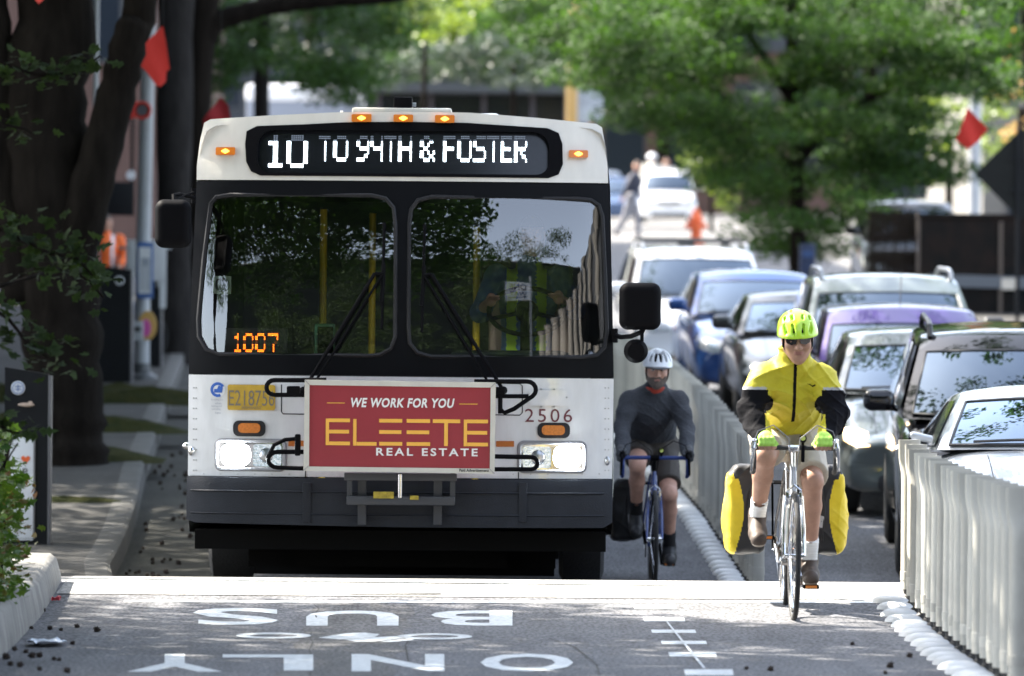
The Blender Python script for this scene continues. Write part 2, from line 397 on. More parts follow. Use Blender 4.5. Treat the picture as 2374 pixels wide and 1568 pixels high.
def px_poly(name, polys, m, dz=.0028, sub=6):
    V, F = [], []
    for poly in polys:
        k = len(V); V += [tuple(ground_hit(x, y) + Vector((0, 0, dz))) for x, y in poly]; F.append(tuple(range(k, k + len(poly))))
    me = bpy.data.meshes.new(name); me.from_pydata(V, [], F); me.update(); o = link(name, me, m); o['kind'] = 'structure'; return o
def letter(ch, x0, y0, x1, y1, name):
    vs, fs = text_geo(ch, 1., 1., bold=.025); vs = np.array(vs)
    V = [tuple(ground_hit(x1 - a * (x1 - x0), y0 + b * (y1 - y0)) + Vector((0, 0, .0028))) for a, b in vs]
    me = bpy.data.meshes.new(name); me.from_pydata(V, [], fs); me.update(); o = link(name, me, M_paint); o['kind'] = 'structure'
for ch, bx in (('S', (447, 1411, 645, 1450)), ('U', (710, 1417, 924, 1452)), ('B', (1000, 1417, 1188, 1452)), ('Y', (294, 1518, 516, 1559)), ('L', (516, 1519, 726, 1556)), ('N', (815, 1518, 1030, 1558)), ('O', (1114, 1517, 1329, 1558))):
    letter(ch, *bx, 'lane_lettering')
def ringpx(cx, cy, rx, ry, ix, iy, n=28):
    q = []
    for i in range(n):
        a, b = 2 * math.pi * i / n, 2 * math.pi * (i + 1) / n
        q.append([(cx + rx * math.cos(a), cy + ry * math.sin(a)), (cx + rx * math.cos(b), cy + ry * math.sin(b)), (cx + ix * math.cos(b), cy + iy * math.sin(b)), (cx + ix * math.cos(a), cy + iy * math.sin(a))])
    return q
px_poly('bicycle_marking', ringpx(634, 1475, 87, 7, 55, 3.2) + ringpx(1008, 1477, 87, 7, 55, 3.2) + [[(738, 1480), (800, 1470), (845, 1468), (880, 1472), (870, 1478), (850, 1480), (790, 1484)], [(800, 1484), (868, 1479), (930, 1476), (945, 1480), (870, 1488), (825, 1489)], [(880, 1489), (950, 1482), (962, 1485), (905, 1490)]], M_paint)
bx = lambda a, b, c, d, sk=8: [(1391 + a * .41406, 1298.2 + c * .41406), (1391 + (b - sk) * .41406, 1298.2 + c * .41406), (1391 + b * .41406, 1298.2 + d * .41406), (1391 + (a + sk) * .41406, 1298.2 + d * .41406)]
for q in ((185, 430, 255, 278), (240, 478, 325, 348), (285, 540, 394, 412), (340, 600, 457, 475), (383, 655, 521, 545), (470, 750, 617, 650)):
    px_poly('lane_bar', [bx(*q)], M_paint)
px_poly('lane_line', [[(1535, 1431), (1539, 1431), (1637, 1551), (1630, 1551)]], M_paintold, .0022)
px_poly('stop_line', [[(288, 1393), (1200, 1394.5), (2090, 1394), (2092, 1399.5), (1200, 1399.5), (288, 1397)]], M_paint)
px_poly('crossing_line', [[(140, 1341.5), (2092, 1362), (2092, 1366), (140, 1345)]], M_paint, .006)
px_poly('pavement_joint', [[(765, 1381), (900, 1378.5), (1022, 1377.5), (1022, 1381), (900, 1381)]], mat('joint_dark', (.02, .02, .02), .8), .0062)
M_crack = mat('asphalt_crack', (.03, .029, .028), .95)
for pts in ([(726, 1402), (738, 1412), (728, 1424), (736, 1440), (722, 1452)], [(722, 1466), (716, 1476), (724, 1490), (716, 1505), (722, 1530), (716, 1568)], [(936, 1470), (944, 1484), (938, 1500), (946, 1540)], [(300, 1462), (420, 1459), (560, 1461)], [(1270, 1480), (1330, 1500), (1380, 1540), (1390, 1568)]):
    px_poly('asphalt_crack', [[(a[0], a[1]), (a[0] + rnd.uniform(2, 5), a[1]), (b[0] + rnd.uniform(2, 5), b[1] + .5), (b[0], b[1] + .5)] for a, b in zip(pts, pts[1:])], M_crack, .0021)
# far side pavement, kerb and tree pits
def kx(y): return -2.72 + shift(y)
yy = list(np.arange(32.6, 92, .6)); H = .15
def hk(y): return H * min(1., max(0.0, (y - 35.2) / 2.6)) + .012
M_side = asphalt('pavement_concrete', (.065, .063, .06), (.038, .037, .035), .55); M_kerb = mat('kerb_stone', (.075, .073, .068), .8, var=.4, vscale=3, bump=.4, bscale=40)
kb = MB(); kb.loft([[(kx(y), y, gz(y) - .1), (kx(y) - .02, y, gz(y) + hk(y) - .02), (kx(y) - .05, y, gz(y) + hk(y)), (kx(y) - .2, y, gz(y) + hk(y)), (kx(y) - .2, y, gz(y) - .1)] for y in yy])
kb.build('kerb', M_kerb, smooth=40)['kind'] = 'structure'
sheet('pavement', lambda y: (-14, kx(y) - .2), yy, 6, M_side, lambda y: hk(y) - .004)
kr = MB(); xr = lambda y: 5.35 + shift(y)
kr.loft([[(xr(y), y, gz(y) - .1), (xr(y), y, gz(y) + hk(y)), (xr(y) + .2, y, gz(y) + hk(y)), (xr(y) + .2, y, gz(y) - .1)] for y in yy]); kr.build('kerb', M_kerb, smooth=40)['kind'] = 'structure'
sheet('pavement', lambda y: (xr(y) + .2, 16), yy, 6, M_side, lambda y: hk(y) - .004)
M_joint = mat('slab_joint', (.045, .043, .04), .9); jm = MB()
for y in np.arange(38.06, 90, 1.52):
    xa, xb = -9, kx(y) - .2; jm.add([(xa, y, gz(y) + H), (xb, y, gz(y) + H), (xb, y + .03, gz(y + .03) + H), (xa, y + .03, gz(y + .03) + H)], [(0, 1, 2, 3)])
for x_ in (-.75, -1.9):
    for y in np.arange(38.1, 89, .8):
        x = kx(y) + x_; x2 = kx(y + .8) + x_; jm.add([(x, y, gz(y) + H), (x + .02, y, gz(y) + H), (x2 + .02, y + .8, gz(y + .8) + H), (x2, y + .8, gz(y + .8) + H)], [(0, 1, 2, 3)])
jm.build('pavement_joints', M_joint)['kind'] = 'structure'
sheet('gutter', lambda y: (kx(y) - .01, kx(y) + .75), yy, 4, asphalt('gutter_shade_grime', (.05, .05, .044), (.025, .025, .022), .7), .004)  # dirty strip darkened further, the kerbside shade painted into its colour
# moss and grass around the tree base, low humped verge strips
M_moss = mat('moss', (.03, .03, .008), .95, spec=.1, var=.6, vscale=7, bump=1., bscale=30, col2=(.014, .02, .005))
def hump(cx, cy, rx, ry, h, nm):
    V, F = [], []
    nx_, ny_ = 20, 14
    for j in range(ny_ + 1):
        for i in range(nx_ + 1):
            u, v = i / nx_ * 2 - 1, j / ny_ * 2 - 1; f = max(0, 1 - abs(u) ** 3) * max(0, 1 - v * v)
            x, y = cx + rx * u, cy + ry * v * (1 - .35 * max(u, 0) ** 2); V.append((x, y, gz(y) + H + h * f * (.75 + .5 * rnd.random()) - .008))
    for j in range(ny_):
        for i in range(nx_): a = j * (nx_ + 1) + i; F.append((a, a + 1, a + nx_ + 2, a + nx_ + 1))
    me = bpy.data.meshes.new(nm); me.from_pydata(V, [], F); me.update(); o = link(nm, me, M_moss, None, 180); o['kind'] = 'stuff'; return o
tag(hump(-4.2, 49.6, 1.15, .55, .13, 'moss_verge'), 'mossy ground around the foot of the big leaning tree', 'moss')
tag(hump(-4.6, 54.5, 1.5, .5, .16, 'moss_verge'), 'mossy strip behind the pale pavement slab', 'moss')
tag(hump(-4.9, 62.0, 1.9, .6, .2, 'moss_verge'), 'yellow green mossy strip below the black totem', 'moss')
tag(hump(-3.55, 44.6, .55, .18, .05, 'moss_verge'), 'small ochre moss patch on the shaded pavement', 'moss')
# near left: concrete planter wall beside the lane
pw = MB(); secs = []
for i, y in enumerate(np.linspace(22, 31.35, 24)):
    t = (y - 22) / 9.35; xr_ = -2.24 - .25 * t; h = .265 - .105 * t; z = gz(y)
    secs.append([(xr_, y, z - .1), (xr_ - .012, y, z + .05), (xr_ - .035, y, z + h - .03), (xr_ - .07, y, z + h), (xr_ - .33, y, z + h + .005), (xr_ - .36, y, z + h - .06), (xr_ - .36, y, z - .1)])
pw.loft(secs); o = pw.build('planter_kerb', mat('planter_concrete', (.2, .195, .18), .85, var=.5, vscale=7, bump=.5, bscale=50, stretch=(1, 1, .3)), smooth=50)
tag(o, 'weathered grey concrete planter kerb beside the bus lane at near left', 'kerb wall')
sheet('planter_soil', lambda y: (-9, -2.58), np.arange(18, 31, .6), 4, mat('soil', (.035, .028, .02), .95, var=.4, vscale=10), .17)
# ---------------------------------------------------------------- the bus
BD = 34.0; BC = at(925, 1395, BD); BX, BZ = BC.x, BC.z
def B(px, py):
    p = at(px, py, BD); return (p.x - BX, p.z - BZ)
def Bp(*pts): return [B(*p) for p in pts]
def Br(x0, y0, x1, y1, r=.02, n=6):
    a, b = B(x0, y1), B(x1, y0); return rr(a[0], a[1], b[0], b[1], r, n)
def yf(x, z):
    t = max(0., z - 1.37); e = abs(x) / 1.29
    return .13 * e ** 2.6 + .05 * max(0, e - .82) ** 2 / .0324 * .6 + .05 * t + .085 * t * t
bus = thing('city_bus', 'white and navy city bus with a lit destination sign and red advert board', 'bus', (BX, BD, BZ))
M_cream = mat('bus_cream', (.66, .63, .56), .32, coat=.5, var=.1, vscale=3.5, stretch=(2, 1, .7)); M_white = mat('bus_white', (.66, .67, .68), .3, coat=.6, var=.13, vscale=4, stretch=(2.5, 1, .6))
M_navy = mat('bus_navy', (.004, .0045, .006), .5, spec=.1, var=.25, vscale=4); M_bump = mat('bus_bumper', (.018, .021, .028), .58, spec=.25, var=.3, vscale=5, bump=.15, bscale=120)
M_blk = mat('black_plastic', (.004, .004, .005), .6, spec=.05); M_dark = mat('dark_interior', (.012, .013, .014), .7); M_rub = mat('rubber_seal', (.014, .014, .016), .6, spec=.3)
M_amber = mat('amber_lens', (.62, .19, .03), .3, var=.3, vscale=90); M_amberl = mat('amber_lit', (.9, .4, .05), .3, emit=(1, .45, .05), es=1.1)
M_chrome = mat('chrome', (.75, .76, .78), .12, metal=1); M_steel = mat('steel', (.45, .46, .48), .3, metal=1); M_grey = mat('grey_plastic', (.2, .2, .21), .5)
M_yel = mat('grab_yellow', (.62, .4, .01), .4)
# outline of the cross section
half = [(1.286, .40), (1.296, .75), (1.290, 1.37), (1.262, 2.52), (1.236, 2.76), (1.205, 2.845), (1.15, 2.875), (.9, 2.905), (.5, 2.935), (0, 2.947)]
outl = half + [(-x, z) for x, z in half[:-1]][::-1]
sh = MB(); ysec = [.16, .35, 1.5, 4, 8, 11.6, 12.0]
sh.loft([[((x * (1 - .012 * (y == 12.0))), y + (yf(x, z) * .8 if y < .3 else 0), z) for x, z in outl] for y in ysec], closed=True, caps=False)
k = len(outl); sh.f.append(tuple(range((len(ysec) - 1) * k, len(ysec) * k))); sh.mi.append(0)
shell = sh.build('body_shell', M_white, bus, 40)
for sx in (-1, 1):
    for i in range(7):
        y0 = 2.6 + i * 1.32; g = MB(); g.box((sx * 1.283, y0 + .6, 1.93), (.03, 1.22, .98), Matrix.Rotation(R(1.4) * -sx, 3, 'Y')); g.build('side_window', mat('side_glass', (.01, .012, .014), .05), bus)
fl = MB(); fl.box((0, 6, .62), (2.5, 11.7, .1)); fl.build('floor', M_dark, bus)
ib = MB(); ib.box((0, 5.5, 1.7), (2.46, .03, 2.2)); ib.box((0, 3.0, 2.55), (2.4, 4.6, .03)); ib.box((-1.22, 3, 1.7), (.02, 4.8, 2.1)); ib.box((1.22, 3, 1.7), (.02, 4.8, 2.1)); ib.build('interior_lining', M_dark, bus)
# front: head panel with sign opening
sgn_o = Bp((566, 372), (563, 330), (566, 300), (590, 288), (700, 284.5), (790, 280), (930, 278.5), (1080, 281), (1170, 287), (1270, 293), (1296, 304), (1305, 330), (1306, 378), (1296, 402), (1272, 411), (930, 408), (600, 405), (578, 395))
head_o = Bp((449, 414), (449, 380), (456, 320), (465, 279), (480, 271), (620, 263), (780, 256), (930, 254.5), (1090, 257), (1250, 269), (1385, 282), (1398, 290), (1405, 330), (1411, 385), (1412, 422), (930, 418))
panel('head_panel', head_o, M_cream, bus, yf, [sgn_o], 0., .03)
sign = panel('destination_sign', sgn_o, M_blk, bus, yf, [Br(592, 302, 1274, 398, (.08, .08, .1, .1))], .006, .05)
panel('sign_face', Br(586, 298, 1280, 400, .07), mat('sign_face', (.008, .009, .012), .25), sign, yf, (), -.035, .006)
F57 = {'0': '01110 10001 10001 10001 10001 10001 01110', '1': '00100 01100 00100 00100 00100 00100 01110', 'T': '11111 00100 00100 00100 00100 00100 00100', 'O': '01110 10001 10001 10001 10001 10001 01110',
       '9': '01110 10001 10001 01111 00001 00010 11100', '4': '10001 10001 10001 01111 00001 00001 00001', 'H': '10001 10001 10001 11111 10001 10001 10001', '&': '01100 10010 10100 01000 10101 10010 01101',
       'F': '11111 10000 10000 11110 10000 10000 10000', 'S': '01111 10000 10000 01110 00001 00001 11110', 'E': '11111 10000 10000 11110 10000 10000 11111', 'R': '11110 10001 10001 11110 10100 10010 10001',
       '7': '11111 00001 00001 00010 00100 00100 00100'}
M_led = mat('led_white', (.8, .9, 1), .4, emit=(.78, .93, 1.), es=3.0); M_leddim = mat('led_white_dim', (.03, .03, .03), .4, emit=(.6, .75, 1.), es=.05)
M_ledo = mat('led_orange', (1, .3, .02), .4, emit=(1, .14, .008), es=1.5); M_ledod = mat('led_orange_dim', (.03, .02, .01), .4, emit=(1, .22, .01), es=.05)
def led(name, glyphs, parent, yfn, mats, dark_rows, ndx, ndy, gap=.62):
    """glyphs: (char, px0, py0, px1, py1); every dot is a little square"""
    V, F, MI = [], [], []
    for ch, x0, y0, x1, y1 in glyphs:
        rows = F57[ch].split(); a, b = B(x0, y1), B(x1, y0); w_, h_ = (b[0] - a[0]) / ndx, (b[1] - a[1]) / ndy
        for j in range(ndy):
            for i in range(ndx):
                if rows[min(6, int(j * 7 / ndy))][min(4, int(i * 5 / ndx))] == '1':
                    cx, cz = a[0] + (i + .5) * w_, b[1] - (j + .5) * h_; n = len(V); hw, hh = w_ * gap * .62, h_ * gap / 2
                    V += [(cx + p * hw, yfn(cx, cz), cz + q * hh) for p, q in ((-1, -1), (1, -1), (1, 1), (-1, 1))]; F.append((n, n + 1, n + 2, n + 3)); MI.append(1 if j in dark_rows else 0)
    me = bpy.data.meshes.new(name); me.from_pydata(V, [], F); me.update(); o = link(name, me, mats, parent); me.polygons.foreach_set('material_index', MI); return o
ysg = lambda x, z: yf(x, z) + .028
led('route_number', [('1', 606, 309, 662, 385), ('0', 660, 309, 710, 386)], sign, ysg, [M_led, M_leddim], (0, 1, 2), 10, 16)
xs_ = [(735, 763, 'T'), (769, 804, 'O'), (824, 853, '9'), (856, 885, '4'), (888, 917, 'T'), (921, 953, 'H'), (972, 1007, '&'), (1026, 1055, 'F'), (1059, 1092, 'O'), (1096, 1126, 'S'), (1128, 1157, 'T'), (1161, 1187, 'E'), (1192, 1222, 'R')]
led('sign_lettering', [(c, x, 311, x2, 371 + (x - 740) * .006) for x, x2, c in xs_], sign, ysg, [M_led, M_leddim], (0, 1, 2), 8, 14)
# windshield surround, two panes
wl = Bp((484, 470), (496, 455), (530, 450), (860, 452), (893, 459), (911, 480), (916, 520), (916, 780), (906, 808), (880, 823), (850, 825), (505, 821), (475, 810), (458, 780), (456, 740), (468, 600))
wr = Bp((948, 520), (952, 485), (968, 463), (1000, 455), (1340, 459), (1372, 462), (1390, 474), (1398, 500), (1404, 640), (1408, 770), (1402, 806), (1385, 824), (1350, 828), (1000, 827), (968, 818), (950, 796), (947, 760))
mask_o = Bp((449, 417), (930, 421), (1413, 425), (1420, 640), (1424, 877), (930, 872), (434, 867), (441, 640))
panel('windshield_surround', mask_o, M_navy, bus, yf, [wl, wr], 0., .035)
G_bus = glass('bus_glass', (.80, .86, .84), 4.2, 1.52)
def seal(poly, nm):
    q = MB(); q.tube([(x, yf(x, z) - .004, z) for x, z in poly], .013, 6, closed=True); return q
for nm, pl in (('l', wl), ('r', wr)):
    p = panel('windshield', pl, G_bus, bus, yf, (), -.006, 0, .06, 180)
    seal(pl, nm).build('seal', M_rub, p)
# white lower panel with seams
low_o = Bp((434, 869), (930, 874), (1424, 879), (1420, 1112), (930, 1108), (432, 1104))
hl_l, hl_r = Br(500, 1023, 660, 1088, .03), Br(1203, 1028, 1357, 1093, .03)
ts_l, ts_r = Br(539, 976, 615, 1012, .035), Br(1246, 981, 1322, 1016, .035)
lowp = panel('lower_panel', low_o, M_white, bus, yf, [hl_l, hl_r], 0., .03)
sm = MB()
def seam(pts, r=.0035): sm.tube([(x, yf(x, z) - .001, z) for x, z in Bp(*pts)], r, 5)
seam([(652, 892), (652, 955), (656, 960), (720, 961)]); seam([(760, 889), (980, 891)]); seam([(1140, 962), (1205, 963), (1211, 957), (1211, 895), (1205, 890), (1100, 888)]); seam([(708, 1108), (708, 1030)]); seam([(1202, 1110), (1202, 1095)]); seam([(1090, 1083), (1200, 1090)], .002)
sm.build('panel_seams', M_rub, bus)
M_hl = mat('headlight_lit', (1, 1, 1), .3, emit=(.86, .95, 1.), es=26.); M_refl = mat('lamp_reflector', (.55, .57, .6), .15, metal=1, bump=.3, bscale=50, emit=(.7, .88, 1.), es=.06)  # reflector has a faint painted-in glow standing in for the lit lamp's spill
for hl, lit, ref in ((hl_l, (510, 1029, 580, 1082), (585, 1031, 652, 1082)), (hl_r, (1283, 1034, 1349, 1087), (1212, 1036, 1278, 1087))):
    h = panel('headlight', hl, M_chrome, bus, yf, [Br(lit[0], lit[1], lit[2], lit[3], .055), Br(*ref, .02)], .004, .03)
    (x0, z0), (x1, z1) = B(lit[0], lit[3]), B(lit[2], lit[1]); cx, cz = (x0 + x1) / 2, (z0 + z1) / 2; q = MB(); q.ball((0, 0, 0), 1., 24, 14)
    q.v = [(cx + math.copysign(abs(p[0]) ** .7, p[0]) * (x1 - x0) / 2, yf(cx, cz) + .004 + p[1] * .034, cz + math.copysign(abs(p[2]) ** .7, p[2]) * (z1 - z0) / 2) for p in q.v]; q.build('lamp_lens', M_hl, h, 180)
    q = panel('reflector', Br(*ref, .02), M_refl, h, yf, (), -.012, .01)
    q2 = MB(); c = B((ref[0] + ref[2]) / 2, (ref[1] + ref[3]) / 2); q2.ball((c[0], yf(*c) + .02, c[1]), .05, sq=(1, .4, 1)); q2.build('bulb', M_steel, h)
    seal(hl, 'h').build('trim', M_grey, h)
for ts, ln in ((ts_l, (551, 982, 603, 1004)), (ts_r, (1256, 987, 1310, 1009))):
    t_ = panel('turn_signal', ts, M_rub, bus, yf, (), .012, .02); panel('amber_lens', Br(*ln, .025), M_amber, t_, yf, (), .02, .012)
for q in ((668, 1022, 712, 1035), (1150, 1023, 1192, 1036)): panel('reflector_strip', Br(*q, .004), mat('orange_reflector', (.45, .13, .02), .3), bus, yf, (), .006, .008)
def marker(q, lit):
    o = panel('marker_lamp', Br(*q, .008), mat('marker_orange', (.6, .17, .015), .3), bus, yf, (), .03, .035); cx, cy = (q[0] + q[2]) / 2, (q[1] + q[3]) / 2
    panel('lamp_core', Bp((cx - 10, cy), (cx - 4, cy - 4), (cx, cy - 5.5), (cx + 4, cy - 4), (cx + 10, cy), (cx + 4, cy + 4), (cx, cy + 5.5), (cx - 4, cy + 4)), M_amberl, o, yf, (), .033, .003)
for q in ((812, 261, 859, 279), (910, 262, 956, 279), (1007, 263, 1053, 281), (494, 338, 540, 356), (1320, 345, 1365, 362)): marker(q, 1)
# bumper and underside
bo = Bp((431, 1106), (930, 1111), (1421, 1114), (1420, 1213), (1400, 1225), (930, 1222), (450, 1212), (430, 1205))
yb = lambda x, z: yf(x, z) - .075 + .03 * max(0, (z - .66)) / .1
bp_ = panel('bumper', bo, M_bump, bus, yb, (), .0, .1)
q = MB()
for zpx in (1141, 1193): q = MB(); q.tube([(x, yb(x, z) - .002, z) for x, z in [B(px, zpx + (px - 925) * .008) for px in range(440, 1416, 40)]], .006, 5); q.build('rub_strip', M_bump, bp_)
for px in (712, 1212): a = B(px, 1165); q = MB(); q.box((a[0], yb(*a) - .003, a[1]), (.05, .012, .24), bev=.004); q.build('bumper_joint', M_bump, bp_)
us = MB(); us.box((0, .5, .36), (2.5, .5, .12)); us.box((0, 1.1, .25), (1.9, .5, .16)); us.box((0, 3.2, .33), (1.3, 5, .3)); us.box((0, 2.65, .40), (2.0, .16, .16)); us.box((0, 4.2, .35), (2.5, .06, .5)); us.box((0, 1.7, .3), (1.9, .06, .42)); us.build('chassis', mat('chassis', (.006, .006, .006), .9, spec=.1), bus)
for sx in (-1, 1):
    for yw in (2.6, 8.6):
        wq = thing('wheel', None, None, (sx * 1.13, yw, .49)); wq.parent = bus
        a = MB(); a.lathe([(.28, -.14), (.42, -.145), (.475, -.12), (.485, -.06), (.485, .06), (.475, .12), (.42, .145), (.28, .14)], axis='x', n=32); a.build('tyre', mat('tyre', (.018, .018, .018), .8, bump=.3), wq, 40)
        a = MB(); a.lathe([(.05, sx * .12), (.12, sx * .1), (.2, sx * .03), (.28, sx * .13)], axis='x', n=24); a.build('rim', M_steel, wq, 40)
# plate, decals, access hatch, numbers
pl = panel('licence_plate', Br(526, 893, 638, 951, .012), mat('plate_gold', (.52, .33, .03), .4, var=.25, vscale=14), bus, yf, (), .012, .008)
M_ink = mat('plate_ink', (.17, .15, .12), .5)
a, b = B(529, 941), B(636, 906); text_obj('plate_number', 'E218756', a[0], a[1], b[1] - a[1], M_ink, pl, yf=yf, off=.0155, width=b[0] - a[0], bold=-.004)
a, b = B(560, 949), B(606, 943); text_obj('plate_caption', 'PERMANENT', a[0], a[1], b[1] - a[1], M_ink, pl, yf=yf, off=.0155, width=b[0] - a[0])
a, b = B(1217, 979), B(1327, 949); text_obj('fleet_number', '2506', a[0], a[1], b[1] - a[1], mat('maroon', (.13, .02, .035), .4), bus, yf=yf, off=.003, width=b[0] - a[0], spacing=1.25)
hp_ = panel('access_hatch', Br(1227, 905, 1318, 941, .008), M_white, bus, yf, (), .014, .016)
hr = MB(); [hr.cyl((x, yf(x, z) - .016, z), (x, yf(x, z), z), .006, 8) for x, z in Bp((1255, 903), (1285, 903), (1255, 943), (1285, 943), (1314, 922))]; hr.build('hatch_screws', M_steel, hp_)
M_blue = mat('decal_blue', (.02, .1, .42), .4); c = B(503, 904); r_ = .045
dc = panel('kneeling_decal', [(c[0] + r_ * math.cos(t), c[1] + r_ * 1.05 * math.sin(t)) for t in np.linspace(0, 2 * math.pi, 24, endpoint=False)], mat('decal_paper', (.7, .72, .75), .4), bus, yf, (), .003, 0)
ar = [(c[0] + r_ * math.cos(t), c[1] + r_ * math.sin(t)) for t in np.linspace(.5, 5.2, 20)] + [(c[0] + r_ * .62 * math.cos(t), c[1] + r_ * .62 * math.sin(t)) for t in np.linspace(5.2, .5, 20)]
panel('decal_ring', ar, M_blue, dc, yf, (), .005, 0); panel('decal_shape', [(c[0] - .022, c[1] - .018), (c[0] + .026, c[1] - .018), (c[0] + .032, c[1] + .012), (c[0] + .006, c[1] + .026), (c[0] - .004, c[1] + .004), (c[0] - .022, c[1] + .004)], M_blue, dc, yf, (), .006, 0)
join_text('decal_note', [(t_, B(488 + dx_, y_)[0], B(488, y_)[1], .013, {}) for t_, dx_, y_ in (('Kneeling bus', 0, 930), ('when', 8, 938), ('loading and', 0, 945), ('unloading', 1, 952), ('here', 9, 960))], mat('note_grey', (.3, .32, .38), .5), bus, yf=yf, off=.003)
rv = MB()
for px in (446, 452, 1404, 1412):
    for py in range(900, 1100, 24): a = B(px, py); rv.lathe([(.0045, 0), (.004, -.0025), (0, -.003)], (a[0], yf(*a), a[1]), 'y', 8, False)
for px in range(470, 1400, 40):
    if not 700 < px < 1160: a = B(px, 1100); rv.lathe([(.0045, 0), (.004, -.0025), (0, -.003)], (a[0], yf(*a), a[1]), 'y', 8, False)
rv.build('rivet_row', M_steel, lowp)
# roof gear
q = MB(); a, b = B(812, 258), B(1046, 247); q.box(((a[0] + b[0]) / 2, .75, (a[1] + b[1]) / 2 - .01), (b[0] - a[0], .8, .06), bev=.015); q.build('roof_rail', M_cream, bus)
a, b = B(905, 254), B(957, 218); q = MB(); q.box(((a[0] + b[0]) / 2, .5, (a[1] + b[1]) / 2), (b[0] - a[0] - .02, .16, b[1] - a[1]), bev=.012); rc = q.build('roof_camera', M_blk, bus)
q = MB(); q.box(((a[0] + b[0]) / 2 + .01, .5, a[1] + .006), (b[0] - a[0] + .03, .18, .014)); q.cyl((b[0] - .01, .5, a[1] + .05), (b[0] + .012, .5, a[1] + .05), .012, 8); q.build('bracket', M_steel, rc)
a = B(1131, 262); q = MB(); q.lathe([(.068, 0), (.066, .02), (.05, .027), (0, .028)], (a[0], .8, a[1]), n=24); q.build('roof_cap', mat('cap_white', (.75, .77, .8), .3), bus)
a = B(786, 263); q = MB(); q.cyl((a[0], .5, a[1] - .03), (a[0], .5, a[1] + .035), .008); q.build('roof_stud', M_chrome, bus)
# mirrors
def mirror(box, arm, nm, ylo=-.28):
    (x0, z0), (x1, z1) = B(box[0], box[3]), B(box[2], box[1])
    s = SDF((x0 - .03, ylo - .12, z0 - .03), (x1 + .03, ylo + .14, z1 + .03), .008)
    cx, cz = (x0 + x1) / 2, (z0 + z1) / 2
    s.box((cx, ylo, cz), ((x1 - x0) / 2, .075, (z1 - z0) / 2), .055); s.box((cx, ylo + .1, cz), ((x1 - x0) / 2 - .018, .05, (z1 - z0) / 2 - .018), .04, .002, sub=True)
    o = s.mesh('mirror', M_blk, bus); q = MB(); q.box((cx, ylo + .045, cz), (x1 - x0 - .05, .006, z1 - z0 - .05)); q.build('mirror_glass', mat('mirror_glass', (.8, .82, .84), .02, metal=1), o)
    q = MB(); [q.tube(p, r, 8) for p, r in arm]; q.build('mirror_arm', M_blk, o); return o
bp3 = lambda px, py, y: Vector((B(px, py)[0], y, B(px, py)[1]))
mirror((366, 466, 450, 577), [([bp3(410, 470, -.28), bp3(408, 456, -.26), bp3(420, 452, -.2), bp3(447, 458, .1)], .012), ([bp3(415, 468, -.28), bp3(430, 455, -.15), bp3(446, 445, .12)], .008), ([bp3(446, 436, .13), bp3(446, 470, .13)], .015)], 'a')
mirror((1433, 657, 1530, 765), [([bp3(1490, 760, -.28), bp3(1486, 770, -.26), bp3(1462, 780, -.1), bp3(1440, 782, .08), bp3(1424, 776, .16)], .015), ([bp3(1486, 768, -.26), bp3(1486, 792, -.26)], .011), ([bp3(1426, 762, .15), bp3(1426, 795, .15)], .02)], 'b')
a = B(1472, 814); q = MB(); q.lathe([(.0, -.05), (.05, -.045), (.07, -.02), (.073, .0), (.066, .02)], (a[0], -.26, a[1]), 'y', 28); o = q.build('convex_mirror', M_blk, bus); q = MB(); q.lathe([(.064, .0), (.05, .012), (0, .02)], (a[0], -.245, a[1]), 'y', 28); q.build('mirror_glass', MATS['mirror_glass'], o)
# side markers at the left edge
q = MB(); a = B(430, 1047); q.ball((a[0] + .0, .2, a[1] + .03), .032, sq=(1, 1, .8)); q.ball((a[0] + .03, .16, a[1]), .034, sq=(.7, 1, 1)); q.build('corner_lamp', M_chrome, bus)
q = MB(); a = B(1409, 1070); q.ball((a[0], yf(*a) - .003, a[1]), .02, sq=(.8, .6, 1.4)); q.build('latch', M_steel, bus)
# wipers
def wiper(base, top, top2, base2, b0, b1, blade_x, px_pivot):
    q0 = MB()
    pf = lambda p, o_=.03: Vector((B(*p)[0], yf(*B(*p)) - o_, B(*p)[1]))
    q0.tube([pf(base, .10), pf(top, .05)], .011, 8); q0.tube([pf(base2, .10), pf(top2, .05)], .008, 8); q0.tube([pf(top, .05), pf(top2, .05)], .009, 8); q0.ball(pf(base, .1), .025)
    wq = q0.build('wiper', M_blk, bus)
    q0 = MB(); q0.tube([pf((blade_x[0], b0)), pf(((blade_x[0] + blade_x[1]) / 2, (b0 + b1) / 2), .035), pf((blade_x[1], b1))], .008, 8); q0.tube([pf((blade_x[0], b0 - 6)), pf((blade_x[0], b0 + 8))], .011, 8)
    q0.tube([pf((blade_x[0] - 1, b0 + 90), .03), pf((blade_x[1], b1 - 60), .045)], .013, 6); q0.build('wiper_blade', M_blk, wq)
wiper((704, 906), (869, 634), (888, 634), (724, 898), 522, 762, (890, 885), 0)
wiper((1167, 905), (1000, 636), (983, 638), (1140, 900), 526, 770, (984, 978), 0)
